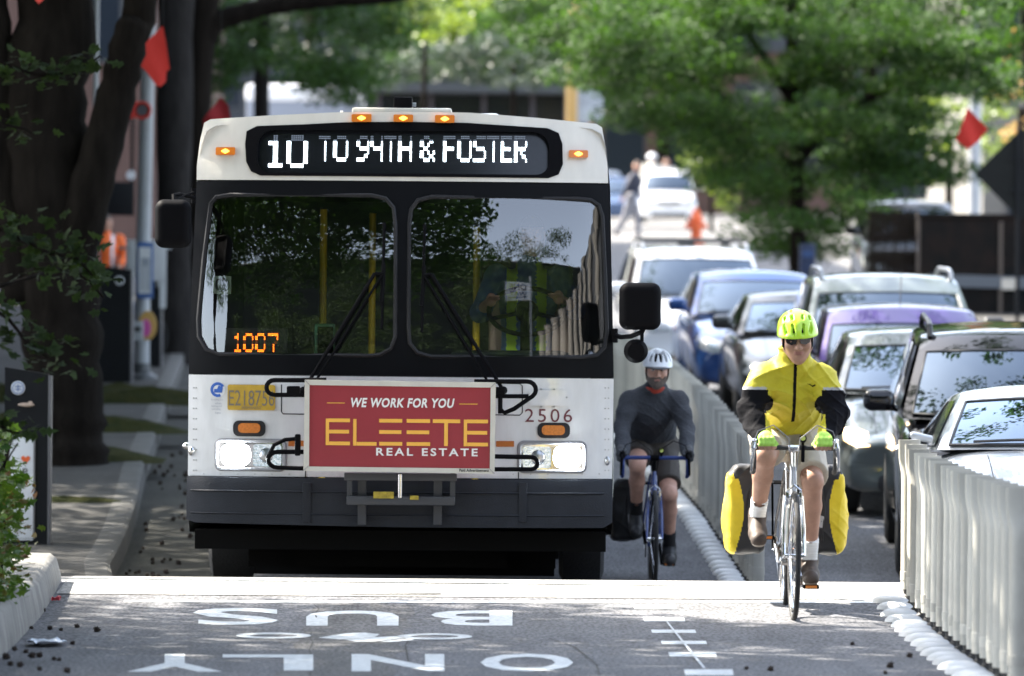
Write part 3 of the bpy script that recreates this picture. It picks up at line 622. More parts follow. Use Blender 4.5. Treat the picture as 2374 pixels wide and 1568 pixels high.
# folded bicycle rack carrying the advert board
rk = MB(); yR = -.26
def loop(pts, r=.014, y=yR): rk.tube([Vector((B(*p)[0], y, B(*p)[1])) for p in pts], r, 8)
def arcpx(cx, cy, rx, ry, a0, a1, n=8): return [(cx + rx * math.cos(R(a0 + (a1 - a0) * i / n)), cy - ry * math.sin(R(a0 + (a1 - a0) * i / n))) for i in range(n + 1)]
loop([(760, 880)] + [(700, 881)] + arcpx(640, 898, 18, 17, 90, 270) + [(700, 915), (760, 915)])
loop([(1100, 884), (1205, 884)] + arcpx(1222, 903, 20, 19, 90, -50, 6) + [(1192, 947)] + [(1170, 956), (1160, 948)]); loop([(1140, 918), (1225, 918)], .013)
loop([(760, 1046), (680, 1046)] + arcpx(648, 1064, 22, 18, 90, 270) + [(700, 1084), (760, 1084)]); loop([(624, 1060), (640, 1030), (665, 1018), (690, 1016)], .012); loop([(1120, 1056), (1228, 1058)] + arcpx(1232, 1072, 14, 14, 90, -90, 6) + [(1120, 1086)])
for p in ((684, 908), (1156, 910)): a = B(*p); rk.box((a[0], yR + .01, a[1] + .01), (.08, .05, .05), bev=.01); rk.tube([(a[0], yR, a[1]), (a[0], 0, a[1] - .02)], .016, 8)
a = B(694, 1030); rk.box((a[0], yR, a[1]), (.035, .05, .13), bev=.01); a = B(1160, 935); rk.tube([(a[0], yR, a[1] + .08), (a[0], yR, a[1] - .06)], .014, 8)
rack = rk.build('bicycle_rack', M_blk, bus)
rb = MB(); (x0, z0), (x1, z1) = B(806, 1168), B(1055, 1150); rb.box(((x0 + x1) / 2, -.2, (z0 + z1) / 2), (x1 - x0, .07, z1 - z0), bev=.006)
for px in (812, 1050): a, b = B(px, 1165), B(px, 1095); rb.box((a[0], -.17, (a[1] + b[1]) / 2), (.03, .05, b[1] - a[1]))
for px in (840, 1015): a, b = B(px, 1215), B(px, 1100); rb.box((a[0], -.12, (a[1] + b[1]) / 2), (.05, .04, b[1] - a[1]))
a, b = B(930, 1115), B(930, 1100); (x0, z0), (x1, z1) = B(800, 1112), B(1060, 1097); rb.box(((x0 + x1) / 2, -.16, (z0 + z1) / 2), (x1 - x0, .1, z1 - z0), bev=.005)
rb.build('rack_bracket', mat('rack_steel', (.05, .053, .06), .45, metal=.3), rack)
q = MB(); a, b = B(929, 1152), B(929, 1098); q.cyl((a[0], -.23, a[1]), (a[0], -.23, b[1]), .014); q.build('release_handle', M_chrome, rack)
for q_ in ((868, 1138, 915, 1153), (952, 1147, 972, 1156)):
    a, b = B(q_[0], q_[3]), B(q_[2], q_[1]); q = MB(); q.box(((a[0] + b[0]) / 2, -.242, (a[1] + b[1]) / 2), (b[0] - a[0], .006, b[1] - a[1])); q.build('warning_label', mat('label_yellow', (.45, .34, .03), .5, var=.5, vscale=30), rack)
yA = -.33
ad = panel('advert_board', Bp((711, 880), (1150, 886), (1147, 1096), (708, 1089)), mat('board_frame', (.55, .53, .47), .5, var=.12, vscale=8), rack, lambda x, z: yA, [Bp((722, 892), (1138, 898), (1136, 1084), (721, 1079))], 0., .05, None)
panel('advert_face', Bp((719, 889), (1141, 896), (1139, 1087), (718, 1081)), mat('advert_red', (.27, .022, .032), .45, var=.1, vscale=5), ad, lambda x, z: yA, (), -.012, .01, None)
q = MB()
for p in ((711, 880), (1150, 886), (1147, 1096), (708, 1089)):
    a = B(*p); c_ = B(930, 988); d_ = Vector((c_[0] - a[0], 0, c_[1] - a[1])).normalized() * .035; q.tube([(a[0], yA - .002, a[1]), (a[0] + (.03 if d_.x > 0 else -.03), yA - .002, a[1] + (.03 if d_.z > 0 else -.03))], .002, 4)
q.build('frame_mitre', M_grey, ad)
M_adw = mat('advert_white', (.75, .74, .72), .5); M_ady = mat('advert_yellow', (.8, .42, .06), .5)
tw = lambda s, x0, y0, x1, y1, kw: (s, B(x0, y1)[0], B(x0, y1)[1], B(x0, y0)[1] - B(x0, y1)[1], dict(width=B(x1, y0)[0] - B(x0, y0)[0], **kw))
join_text('advert_lettering', [tw('WE WORK FOR YOU', 817, 921, 1055, 943, dict(shear=.2, bold=.03, spacing=1.1)), tw('REAL ESTATE', 875, 1036, 1108, 1054, dict(bold=.022, spacing=1.35))], M_adw, ad, yA, -.008)
q = MB()
def bar(x0, y0, x1, y1): a, b = B(x0, y1), B(x1, y0); q.box(((a[0] + b[0]) / 2, yA + .009, (a[1] + b[1]) / 2), (b[0] - a[0], .003, b[1] - a[1]))
def El(x, w=56, full=True):
    y = 969 + (x - 760) * .008
    for dy, ww in ((0, w), (26, w - 2), (53, w)): bar(x + (8 if full else 0), y + dy, x + ww, y + dy + 8)
    if full: bar(x, y, x + 8, y + 61)
El(759); bar(822, 970, 830, 1031); bar(830, 1023, 876, 1031); El(882, 53, False); El(945, 54, False)
bar(1005, 971, 1068, 979); bar(1031, 979, 1040, 1032); El(1076)
bar(762, 932.5, 803, 933.8); bar(1066, 935, 1108, 936.3)
q.build('advert_name', M_ady, ad)
a = B(1066, 1091); b = B(1134, 1085); text_obj('advert_note', 'Paid Advertisement', a[0], a[1], .018, M_rub, ad, y=yA, off=.002, width=b[0] - a[0], bold=.02)
# inside the windshield: dashboard, number display, poles, driver's place
q = MB(); q.box((.0, .62, 1.34), (2.3, .55, .16), bev=.04); q.box((.66, .75, 1.42), (.75, .4, .2), bev=.06); q.build('dashboard', mat('dash', (.035, .04, .042), .6), bus)
rd = panel('run_display', Br(512, 762, 660, 826, .01), mat('display_face', (.012, .012, .012), .4), bus, lambda x, z: .42, (), 0, .03, None)
led('run_number', [(c, x, 773, x + 24, 817) for c, x in (('1', 530), ('0', 556), ('0', 584), ('7', 614))], rd, lambda x, z: .415, [M_ledo, M_ledod], (5, 6, 7), 8, 14)
fn = panel('vent_fan', Br(490, 640, 532, 681, .004), mat('fan_plate', (.42, .5, .42), .5), bus, lambda x, z: .2, (), 0, .02, None); c = B(511, 660)
q = MB(); q.lathe([(.045, -.0), (.042, -.008), (.03, -.004), (.02, -.01), (0, -.012)], (c[0], .198, c[1]), 'y', 24); q.build('fan_grille', mat('fan_dark', (.06, .08, .075), .3), fn)
q = MB()
for px, yy_, zt in ((738, 1.6, 2.4), (845, 2.6, 2.4), (1093, 1.7, 2.3)):
    a = B(px, 600); q = MB(); q.cyl((a[0] * (1 + yy_ / 34), yy_, .7), (a[0] * (1 + yy_ / 34), yy_, zt), .022); q.build('grab_pole', M_yel, bus)
q = MB(); (x0, z0), (x1, z1) = B(722, 828), B(771, 750); q.box(((x0 + x1) / 2, .5, (z0 + z1) / 2), (x1 - x0, .1, z1 - z0), bev=.015); fb = q.build('fare_box', mat('fare_green', (.03, .13, .07), .4), bus)
q = MB(); q.box(((x0 + x1) / 2 + .005, .445, (z0 + z1) / 2 - .005), (x1 - x0 - .03, .01, z1 - z0 - .03)); q.build('screen', M_blk, fb)
sc_ = B(1222, 800); q = MB(); q.box((sc_[0] + .02, 1.75, sc_[1] + .1), (.52, .12, .75), bev=.05); q.box((sc_[0], 1.45, sc_[1] - .3), (.52, .55, .12), bev=.04); q.build('driver_seat', mat('seat_tan', (.3, .2, .14), .7), bus)
wc = Vector((B(1222, 728)[0], 1.0, B(1222, 728)[1] + .02)); q = MB(); tl = Matrix.Rotation(R(-52), 3, 'X')
q.tube([wc + tl @ Vector((.235 * math.cos(t), 0, .235 * math.sin(t))) for t in np.linspace(0, 2 * math.pi, 36, endpoint=False)], .016, 8, True)
for an in (-20, 200, 270): q.tube([wc, wc + tl @ Vector((.23 * math.cos(R(an)), 0, .23 * math.sin(R(an))))], .014, 6)
q.lathe([(.07, -.03), (.075, 0), (.06, .04), (0, .05)], wc, 'y', 20); q.tube([wc, wc + Vector((0, -.3, -.4))], .04, 8); q.build('steering_wheel', M_blk, bus)
# ---------------------------------------------------------------- cars
M_cglass = mirror_glass('car_glass'); M_sglass = mat('car_side_glass', (.01, .011, .012), .04, spec=.6, ior=1.5)
M_well = mat('wheel_well', (.008, .008, .008), .9); M_trim = mat('car_trim', (.02, .02, .021), .45)
M_hlc = mat('headlamp_clear', (.42, .44, .46), .08, coat=1., var=.5, vscale=14); M_hlon = mat('headlamp_on', (1, .9, .7), .3, emit=(1., .58, .22), es=1.3); M_hlcore = mat('headlamp_core', (1, 1, 1), .3, emit=(1., .8, .5), es=4.)
M_plate = mat('car_plate', (.6, .62, .64), .4); M_tyre = MATS['tyre']; M_rim = mat('alloy_rim', (.4, .4, .42), .3, metal=1)
def lerp(a, b, t): return a + (b - a) * t
def car(name, label, cx, d, W, L, Ht, paint, hood=.78, cowl=.98, yc=1.2, yrf=2.0, yrr=3.6, yre=4.3, rw=.74, wr=.33, nose=.52, rails=None, rack=False, lit=False, yaw=0., vt=.82, group='cars queueing beside the post barrier', zoff=0., detail=True, slope=True, lamp_tint=None, mz=0., antenna=False, roofmat=None):
    z0 = gz(d + .9); z1 = gz(d + L - .9); pitch = math.atan2(z1 - z0, L - 1.8)
    c = thing(name, label, 'car', (cx, d, z0 - .9 * math.tan(pitch) + zoff), yaw, group); c.rotation_euler = (pitch, 0, yaw)
    hw = W / 2
    st = [(0., .86, nose + .02, .30), (.03, .9, nose + .1, .2), (.16, .955, hood - .06, .19), (.45, .985, hood, .19), (yc - .25, 1., cowl - .06, .19), (yc + .1, 1., cowl, .2), ((yc + yre) / 2, 1., cowl + .015, .2), (yre - .05, .985, cowl + .03, .22), (L - .12, .95, cowl - .04, .26), (L, .87, cowl - .22, .36)]
    secs = []
    for (y, f, zt, zb) in st:
        w_ = hw * f; mid = (zt + zb) / 2
        hs = [(0, zt), (.42 * w_, zt - .006), (.78 * w_, zt - .03), (.93 * w_, zt - .085), (.985 * w_, zt - .19), (w_, lerp(zt, zb, .5)), (.985 * w_, zb + .13), (.93 * w_, zb + .02), (.5 * w_, zb)]
        bul = .13 if y < .2 else 0.
        ring = [(x, y + bul * (abs(x) / hw) ** 2.4, z) for x, z in hs] + [(-x, y + bul * (abs(x) / hw) ** 2.4, z) for x, z in hs[:0:-1]]
        secs.append(ring)
    lo = MB(); lo.loft(secs); body = lo.build('body', paint, c, 180)
    md = body.modifiers.new('s', 'SUBSURF'); md.levels = 2; md.render_levels = 2
    # wheel openings
    cut = MB(); 
    for yw in (.86, L - .9):
        for sx in (-1, 1): cut.cyl((sx * (hw - .3), yw, wr), (sx * (hw + .2), yw, wr), wr + .07, 28)
    co = cut.build('cutter', M_well, None, 40); md2 = body.modifiers.new('b', 'BOOLEAN'); md2.object = co; md2.operation = 'DIFFERENCE'; md2.solver = 'FAST'
    dg = bpy.context.evaluated_depsgraph_get(); me = bpy.data.meshes.new_from_object(body.evaluated_get(dg)); body.modifiers.clear(); old = body.data; body.data = me; bpy.data.meshes.remove(old)
    cm = co.data; bpy.data.objects.remove(co); bpy.data.meshes.remove(cm)
    me.materials.clear(); me.materials.append(paint); me.shade_smooth(); me.set_sharp_from_angle(angle=R(40))
    bm = bmesh.new(); bm.from_mesh(me); bvh = BVHTree.FromBMesh(bm); bm.free()
    # greenhouse
    wb = hw * .93; wt = hw * rw
    def ring(t, q):
        """q -1..1 across the front"""
        w_ = lerp(wb, wt, t ** 1.1); e = 1 - abs(q) ** 2.2
        return Vector((w_ * q, lerp(yc, yrf, t) + .2 - lerp(.24, .16, t) * e - .05 * math.sin(math.pi * t), lerp(cowl - .03, Ht - .055, t) + lerp(.0, .035, t) * e))
    def rear(t, q):
        w_ = lerp(wb, wt, t ** 1.1); e = 1 - abs(q) ** 2.2
        return Vector((w_ * q, lerp(yre, yrr, t) + .1 * e, lerp(cowl, Ht - .06, t) + .03 * t * e))
    qs = np.linspace(-1, 1, 13)
    def fullring(t): return [tuple(ring(t, q)) for q in qs] + [tuple(Vector((lerp(wb, wt, t ** 1.1) * 1.012 + .012 * math.sin(math.pi * v), lerp(ring(t, 1).y, rear(t, 1).y, v), lerp(ring(t, 1).z, rear(t, 1).z, v) + .012 * math.sin(math.pi * v)))) for v in (.15, .4, .7, .9)] + [tuple(rear(t, q)) for q in qs[::-1]] + [tuple(Vector((-lerp(wb, wt, t ** 1.1) * 1.012 - .012 * math.sin(math.pi * v), lerp(ring(t, 1).y, rear(t, 1).y, v), lerp(ring(t, 1).z, rear(t, 1).z, v) + .012 * math.sin(math.pi * v)))) for v in (.9, .7, .4, .15)]
    ts = np.linspace(0, 1, 7); rings = [fullring(t) for t in ts]
    cenr = Vector((0, (yrf + yrr) / 2 + .1, 0))
    for s_, up in ((.96, .022), (.8, .048), (.45, .06), (.02, .063)):
        rings.append([(p[0] * s_, lerp(cenr.y, p[1], s_), lerp(Ht - .04, p[2], s_) + up * .9) for p in rings[6]])
    gh = MB(); gh.loft(rings); gb = gh.build('roof', roofmat or paint, c, 45)
    def gpanel(nm, fn, us, vs, m, flip=False):
        V, F = [], []
        for v in vs:
            for u in us: V.append(tuple(fn(u, v)))
        n = len(us)
        for j in range(len(vs) - 1):
            for i in range(n - 1): a = j * n + i; F.append((a, a + 1, a + n + 1, a + n))
        me_ = bpy.data.meshes.new(nm); me_.from_pydata(V, [], F); me_.update(); return link(nm, me_, m, c, 180)
    def fw(u, v): p = ring(v, u); nrm = Vector((u * .25, -(Ht - cowl), (yrf - yc))).normalized(); return p + nrm * .012
    ws = gpanel('windshield', fw, np.linspace(-.915, .915, 13), np.linspace(.05, vt, 9), M_cglass)
    gt = MB(); e1 = [fw(u, .05) for u in np.linspace(-.915, .915, 13)]; e2 = [fw(u, vt) for u in np.linspace(.915, -.915, 13)]; gt.tube([p for p in e1] + [fw(.915, v) for v in (vt * .35, vt * .65)] + e2 + [fw(-.915, v) for v in (vt * .65, vt * .35)], .011, 5, True); gt.build('windshield_seal', M_trim, ws)
    wp = MB()
    for a, b in ((-.75, -.12), (.0, .62)): wp.tube([fw(a, .05) + Vector((0, -.02, .02)), fw((a + b) / 2, .075) + Vector((0, -.02, .02)), fw(b, .08) + Vector((0, -.02, .02))], .009, 5)
    wp.build('wiper', M_trim, ws)
    for sx in (-1, 1):
        def sg(u, v, sx=sx): 
            w_ = lerp(wb, wt, v ** 1.1) * 1.012 + .012 * math.sin(math.pi * u) + .010; return Vector((sx * w_, lerp(ring(v, 1).y + .06, rear(v, 1).y - .2, u), lerp(ring(v, 1).z, rear(v, 1).z, u) + .012 * math.sin(math.pi * u)))
        gpanel('side_window', sg, np.linspace(.02, .48, 6), np.linspace(.08, .9, 6), M_sglass); gpanel('side_window', sg, np.linspace(.53, .97, 6), np.linspace(.08, .9, 6), M_sglass)
        # mirror
        s = SDF((sx * (hw + .12) - .16, yc + .12, cowl - .03), (sx * (hw + .12) + .16, yc + .42, cowl + .24), .013)
        s.box((sx * (hw + .1), yc + .25, cowl + .1 + mz), (.115, .07, .078), .06); s.cap((sx * (hw - .06), yc + .32, cowl + .03), (sx * (hw + .08), yc + .28, cowl + .06), .025)
        mo = s.mesh('mirror', paint if name != 'estate_car' else M_trim, c)
        for yw in (.86, L - .9):
            wq = thing('wheel', None, None, (sx * (hw - .12), yw, wr)); wq.parent = c
            a = MB(); a.lathe([(wr * .62, -.1), (wr * .9, -.105), (wr * .985, -.085), (wr, -.04), (wr, .04), (wr * .985, .085), (wr * .9, .105), (wr * .62, .1)], axis='x', n=28); a.build('tyre', M_tyre, wq, 40)
            a = MB(); a.lathe([(.03, sx * .09), (.09, sx * .075), (wr * .5, sx * .04), (wr * .62, sx * .09), (wr * .62, -sx * .08)], axis='x', n=20); a.build('rim', M_rim, wq, 40)
    def proj(nm, outline, m, off=.006, dx=.06, par=c):
        bm_ = flat_panel(outline, (), dx); dele = []
        for v in bm_.verts:
            h = bvh.ray_cast(Vector((v.co.x, -1, v.co.z)), Vector((0, 1, 0)), 3.)
            if h[0] is None: dele.append(v)
            else: v.co.y = h[0].y - off
        bmesh.ops.delete(bm_, geom=dele, context='VERTS'); me_ = bpy.data.meshes.new(nm); bm_.to_mesh(me_); bm_.free(); return link(nm, me_, m, par, 180)
    zh = nose + .06
    for sx in (-1, 1):
        pts = [(sx * hw * .70, zh - .045), (sx * hw * .70, zh + .05), (sx * hw * .8, zh + .075), (sx * hw * .91, zh + .07), (sx * hw * .915, zh - .02), (sx * hw * .82, zh - .055)] if lit else [(sx * hw * .50, zh - .055), (sx * hw * .55, zh + .045), (sx * hw * .8, zh + .10), (sx * hw * .93, zh + .10), (sx * hw * .925, zh - .02), (sx * hw * .75, zh - .085)]
        if sx > 0: pts = pts[::-1]
        h = proj('headlight', pts, M_hlon if lit else M_hlc, .01); 
        q = MB(); hx = sx * hw * (.82 if lit else .74); hit = bvh.ray_cast(Vector((hx, -1, zh)), Vector((0, 1, 0)), 3.)
        if hit[0] is not None:
            q.ball((hx, hit[0].y - .0, zh + .005), .05, sq=(1.1, .45, .8)); q.build('lamp', M_hlcore if lit else (lamp_tint or M_refl), h)
    if detail:
        proj('grille', rr(-hw * .42, nose - .02, hw * .42, nose + .1, .04), M_trim, .01)
        proj('lower_intake', rr(-hw * .62, .23, hw * .62, .36, .04), M_trim, .01)
        p = proj('licence_plate', rr(-.155, nose - .14, .155, nose + .01, .01), M_plate, .025)
        text_obj('plate_number', rnd.choice(('417', '628', '905', '352')) + ' ' + rnd.choice(('KDR', 'HVB', 'GXT')), -.12, nose - .1, .07, M_ink, p, y=min(v.co.y for v in p.data.vertices), off=.003, width=.24)
        hl = MB(); 
        for sx in (-1, 1): hl.tube([Vector((sx * hw * .62, y, next(h_[0].z for h_ in [bvh.ray_cast(Vector((sx * hw * .62, y, 3)), Vector((0, 0, -1)), 5.)]) + .001)) for y in np.linspace(.3, yc - .15, 6)], .004, 4)
        hl.build('bonnet_seam', M_trim, c)
    if rails is not None:
        for sx in (-1, 1):
            q = MB(); x = sx * (wt - .06); zr = Ht - .03
            q.tube([(x, yrf + .2, zr - .01), (x, yrf + .24, zr + .07), (x, yrf + .5, zr + .095), (x, yrr - .4, zr + .095), (x, yrr - .15, zr + .06), (x, yrr - .1, zr - .01)], .022, 8); q.build('roof_rail', rails, c)
    if rack:
        q = MB()
        for y in (yrf + .5, yrr - .5): q.tube([(-wt + .02, y, Ht + .09), (wt - .02, y, Ht + .09)], .018, 6)
        q.box((-.1, yrf + .45, Ht + .06), (.22, .1, .05)); q.box((.42, yrf + .45, Ht + .06), (.12, .1, .04)); q.build('roof_rack', M_trim, c)
    if antenna:
        q = MB(); q.tube([(.0, yrf + .3, Ht), (.02, yrf + .5, Ht + .33)], .005, 5); q.build('antenna', M_trim, c)
    return c
def paint(nm, col, metal=.0, rough=.3): return mat(nm, col, rough, metal=metal, coat=1.)
P_silver = paint('paint_silver_white', (.46, .48, .5), .3); P_black = mat('paint_black', (.004, .004, .005), .07, coat=.3, spec=.4); P_sgreen = paint('paint_silver_green', (.12, .135, .128), .55); P_purple = paint('paint_purple', (.065, .035, .19), .5)
P_wag = paint('paint_pale_green', (.16, .19, .18), .5); P_dark = paint('paint_dark_grey', (.010, .011, .012), .1); P_blue = paint('paint_blue', (.006, .045, .18), .3); P_white = paint('paint_white', (.72, .73, .74))
car('white_sedan', 'silver white low car nearest the camera, half hidden by the near row of white posts', 3.46, 33.25, 1.8, 4.5, 1.36, P_silver, hood=.72, cowl=.97, yc=1.15, yrf=1.95, yrr=3.3, yre=4.0, rw=.70, mz=-.17)
car('sport_utility_car', 'glossy black sport utility car with roof rails directly behind the near post row', 3.66, 39.4, 1.9, 4.7, 1.69, P_black, hood=.98, cowl=1.12, yc=1.25, yrf=1.95, yrr=4.0, yre=4.45, rw=.76, wr=.36, nose=.66, rails=M_trim, yaw=R(-2.2))
car('silver_sedan', 'silver green sedan with its headlights switched on, behind the yellow jacket cyclist', 3.5, 45.3, 1.75, 4.5, 1.42, P_sgreen, lit=True, hood=.74, cowl=.98, yc=1.2, yrf=2.0, yrr=3.3, yre=4.0, nose=.58)
car('purple_hatchback', 'small dark hatchback with a purple roof and a thin antenna', 3.6, 50.4, 1.68, 3.7, 1.47, P_dark, hood=.86, cowl=1.02, yc=1.05, yrf=1.6, yrr=3.0, yre=3.5, rw=.80, nose=.56, antenna=True, vt=.72, roofmat=P_purple)
car('estate_car', 'pale grey green estate car with roof rails behind the purple roofed hatchback', 3.84, 55.4, 1.88, 4.8, 1.66, P_wag, hood=.9, cowl=1.08, yc=1.3, yrf=2.05, yrr=4.1, yre=4.6, rw=.77, vt=.74, nose=.62, rails=M_rim, yaw=R(.5))
car('dark_hatchback', 'dark grey small car between the blue car and the pale estate car', 3.35, 61.0, 1.78, 4.3, 1.38, P_dark, hood=.8, cowl=.98, yc=1.15, yrf=1.9, yrr=3.3, yre=4.0, rw=.72, yaw=R(1.5))
car('blue_hatchback', 'bright blue car with a black mirror in front of the white roof rack car', 3.02, 66.3, 1.76, 4.3, 1.5, P_blue, hood=.86, cowl=1.02, yc=1.15, yrf=1.9, yrr=3.4, yre=4.1, rw=.74, yaw=R(2.5), nose=.6)
car('white_crossover', 'white sport utility car with a black roof rack at the back of the queue', 2.52, 72.3, 1.92, 4.7, 1.66, P_white, hood=.92, cowl=1.06, yc=1.25, yrf=2.0, yrr=4.0, yre=4.5, rw=.78, wr=.35, nose=.66, rails=M_white, rack=True, yaw=R(3), lamp_tint=mat('lamp_red', (.5, .03, .03), .2))
car('white_parked_car', 'white car facing the camera on the far side of the sunlit junction', 5.15, 186, 1.9, 4.6, 1.75, P_white, hood=.95, cowl=1.1, yc=1.25, yrf=2., yrr=3.9, yre=4.4, nose=.68, rails=M_rim, group='cars beyond the junction')
car('dark_blue_car', 'dark blue car behind the walking person in the dark jacket', 3.5, 192, 1.85, 4.6, 1.5, paint('paint_navy', (.02, .05, .12), .3), group='cars beyond the junction', detail=False)
car('grey_pickup', 'pale grey car parked farther uphill than the walking person', 3.35, 212, 1.85, 4.6, 1.75, paint('paint_pale', (.5, .52, .55)), group='cars beyond the junction', detail=False)
car('dark_parked_car', 'dark car parked behind the timber hoarding, only its pillar showing', 6.95, 96.5, 1.9, 4.4, 1.62, P_dark, cowl=1.05, hood=.9, group='cars beyond the junction', detail=False)
# ---------------------------------------------------------------- people and bicycles
M_skin = mat('skin', (.42, .235, .165), .5, var=.18, vscale=22, spec=.35); M_skin2 = mat('skin_tan', (.56, .32, .235), .5, var=.2, vscale=22, spec=.35)
M_lip = mat('lips', (.33, .15, .12), .45); M_eye = mat('eye_white', (.6, .58, .55), .2); M_iris = mat('iris', (.03, .02, .015), .2)
M_beard = mat('beard', (.13, .098, .08), .8, var=.5, vscale=60); M_hair = mat('hair_brown', (.06, .04, .028), .7)
def head_sdf(c, fw=.0, pit=0., lean=0.):
    """a head of about 0.24 m; c = its centre; looks towards -Y; pit nods it down"""
    Rm = Matrix.Rotation(lean, 3, 'Y') @ Matrix.Rotation(pit, 3, 'X') ; c = Vector(c)
    T = lambda x, y, z: tuple(c + Rm @ Vector((x, y, z)))
    s = SDF(c - Vector((.14, .17, .2)), c + Vector((.14, .16, .16)), .0052); rot = np.array(Rm)
    s.ell(T(0, .012, .035), (.074, .095, .09), .02, rot=rot); s.ell(T(0, -.025, -.03), (.064, .066, .078), .04, rot=rot)
    s.ell(T(0, -.045, -.085), (.036, .034, .028), .035, rot=rot); s.chain([T(-.052, .0, -.055), T(0, -.05, -.1), T(.052, .0, -.055)], [.025, .022, .025], .03)
    for sx in (-1, 1):
        s.ell(T(sx * .031, -.094, .012), (.019, .013, .013), .012, sub=True, rot=rot); s.ell(T(sx * .031, -.078, .011), (.0135, .0135, .012), .004, rot=rot)
        s.cap(T(sx * .014, -.094, .03), T(sx * .046, -.083, .032), .009, .007, .015); s.ell(T(sx * .045, -.066, -.022), (.02, .02, .018), .03, rot=rot)
        s.ell(T(sx * .076, .01, -.004), (.010, .022, .033), .008, rot=rot); s.ell(T(sx * .0135, -.1, -.028), (.0085, .01, .0075), .008, rot=rot)
    s.cap(T(0, -.088, .014), T(0, -.111, -.024), .0085, .0115, .014)
    s.cap(T(-.016, -.089, -.0535), T(.016, -.089, -.0535), .006, .006, .006); s.cap(T(-.013, -.088, -.063), T(.013, -.088, -.063), .0065, .0065, .006); s.cap(T(-.02, -.096, -.058), T(.02, -.096, -.058), .0022, .0022, .003, sub=True)
    s.cap(T(0, .03, -.06), T(0, .075, -.17), .056, .062, .03)
    return s, T
def wheel_parts(par, name, c, steer=0., r=.34, tr=.0145, dark=False):
    wq = thing(name, None, None, c, steer); wq.parent = par
    a = MB(); a.tube([(0, (r - tr) * math.cos(t), (r - tr) * math.sin(t)) for t in np.linspace(0, 2 * math.pi, 56, endpoint=False)], tr, 10, True); a.build('tyre', M_tyre, wq)
    a = MB(); rr_ = r - 2 * tr - .004; a.tube([(0, rr_ * math.cos(t), rr_ * math.sin(t)) for t in np.linspace(0, 2 * math.pi, 56, endpoint=False)], .009, 8, True, flat=.8); a.build('rim', M_blk if dark else M_chrome, wq)
    a = MB()
    for i in range(28):
        t = 2 * math.pi * i / 28; sx = 1 if i % 2 else -1; t2 = t + (.35 if (i // 2) % 2 else -.35)
        a.tube([(sx * .03, .022 * math.cos(t2 + .9), .022 * math.sin(t2 + .9)), (0, rr_ * math.cos(t), rr_ * math.sin(t))], .0013, 4, caps=False)
    a.build('spoke_lacing', M_chrome, wq)
    a = MB(); a.cyl((-.05, 0, 0), (.05, 0, 0), .012, 10); a.cyl((-.034, 0, 0), (-.028, 0, 0), .024, 14); a.cyl((.028, 0, 0), (.034, 0, 0), .024, 14); a.build('hub', M_chrome, wq); return wq
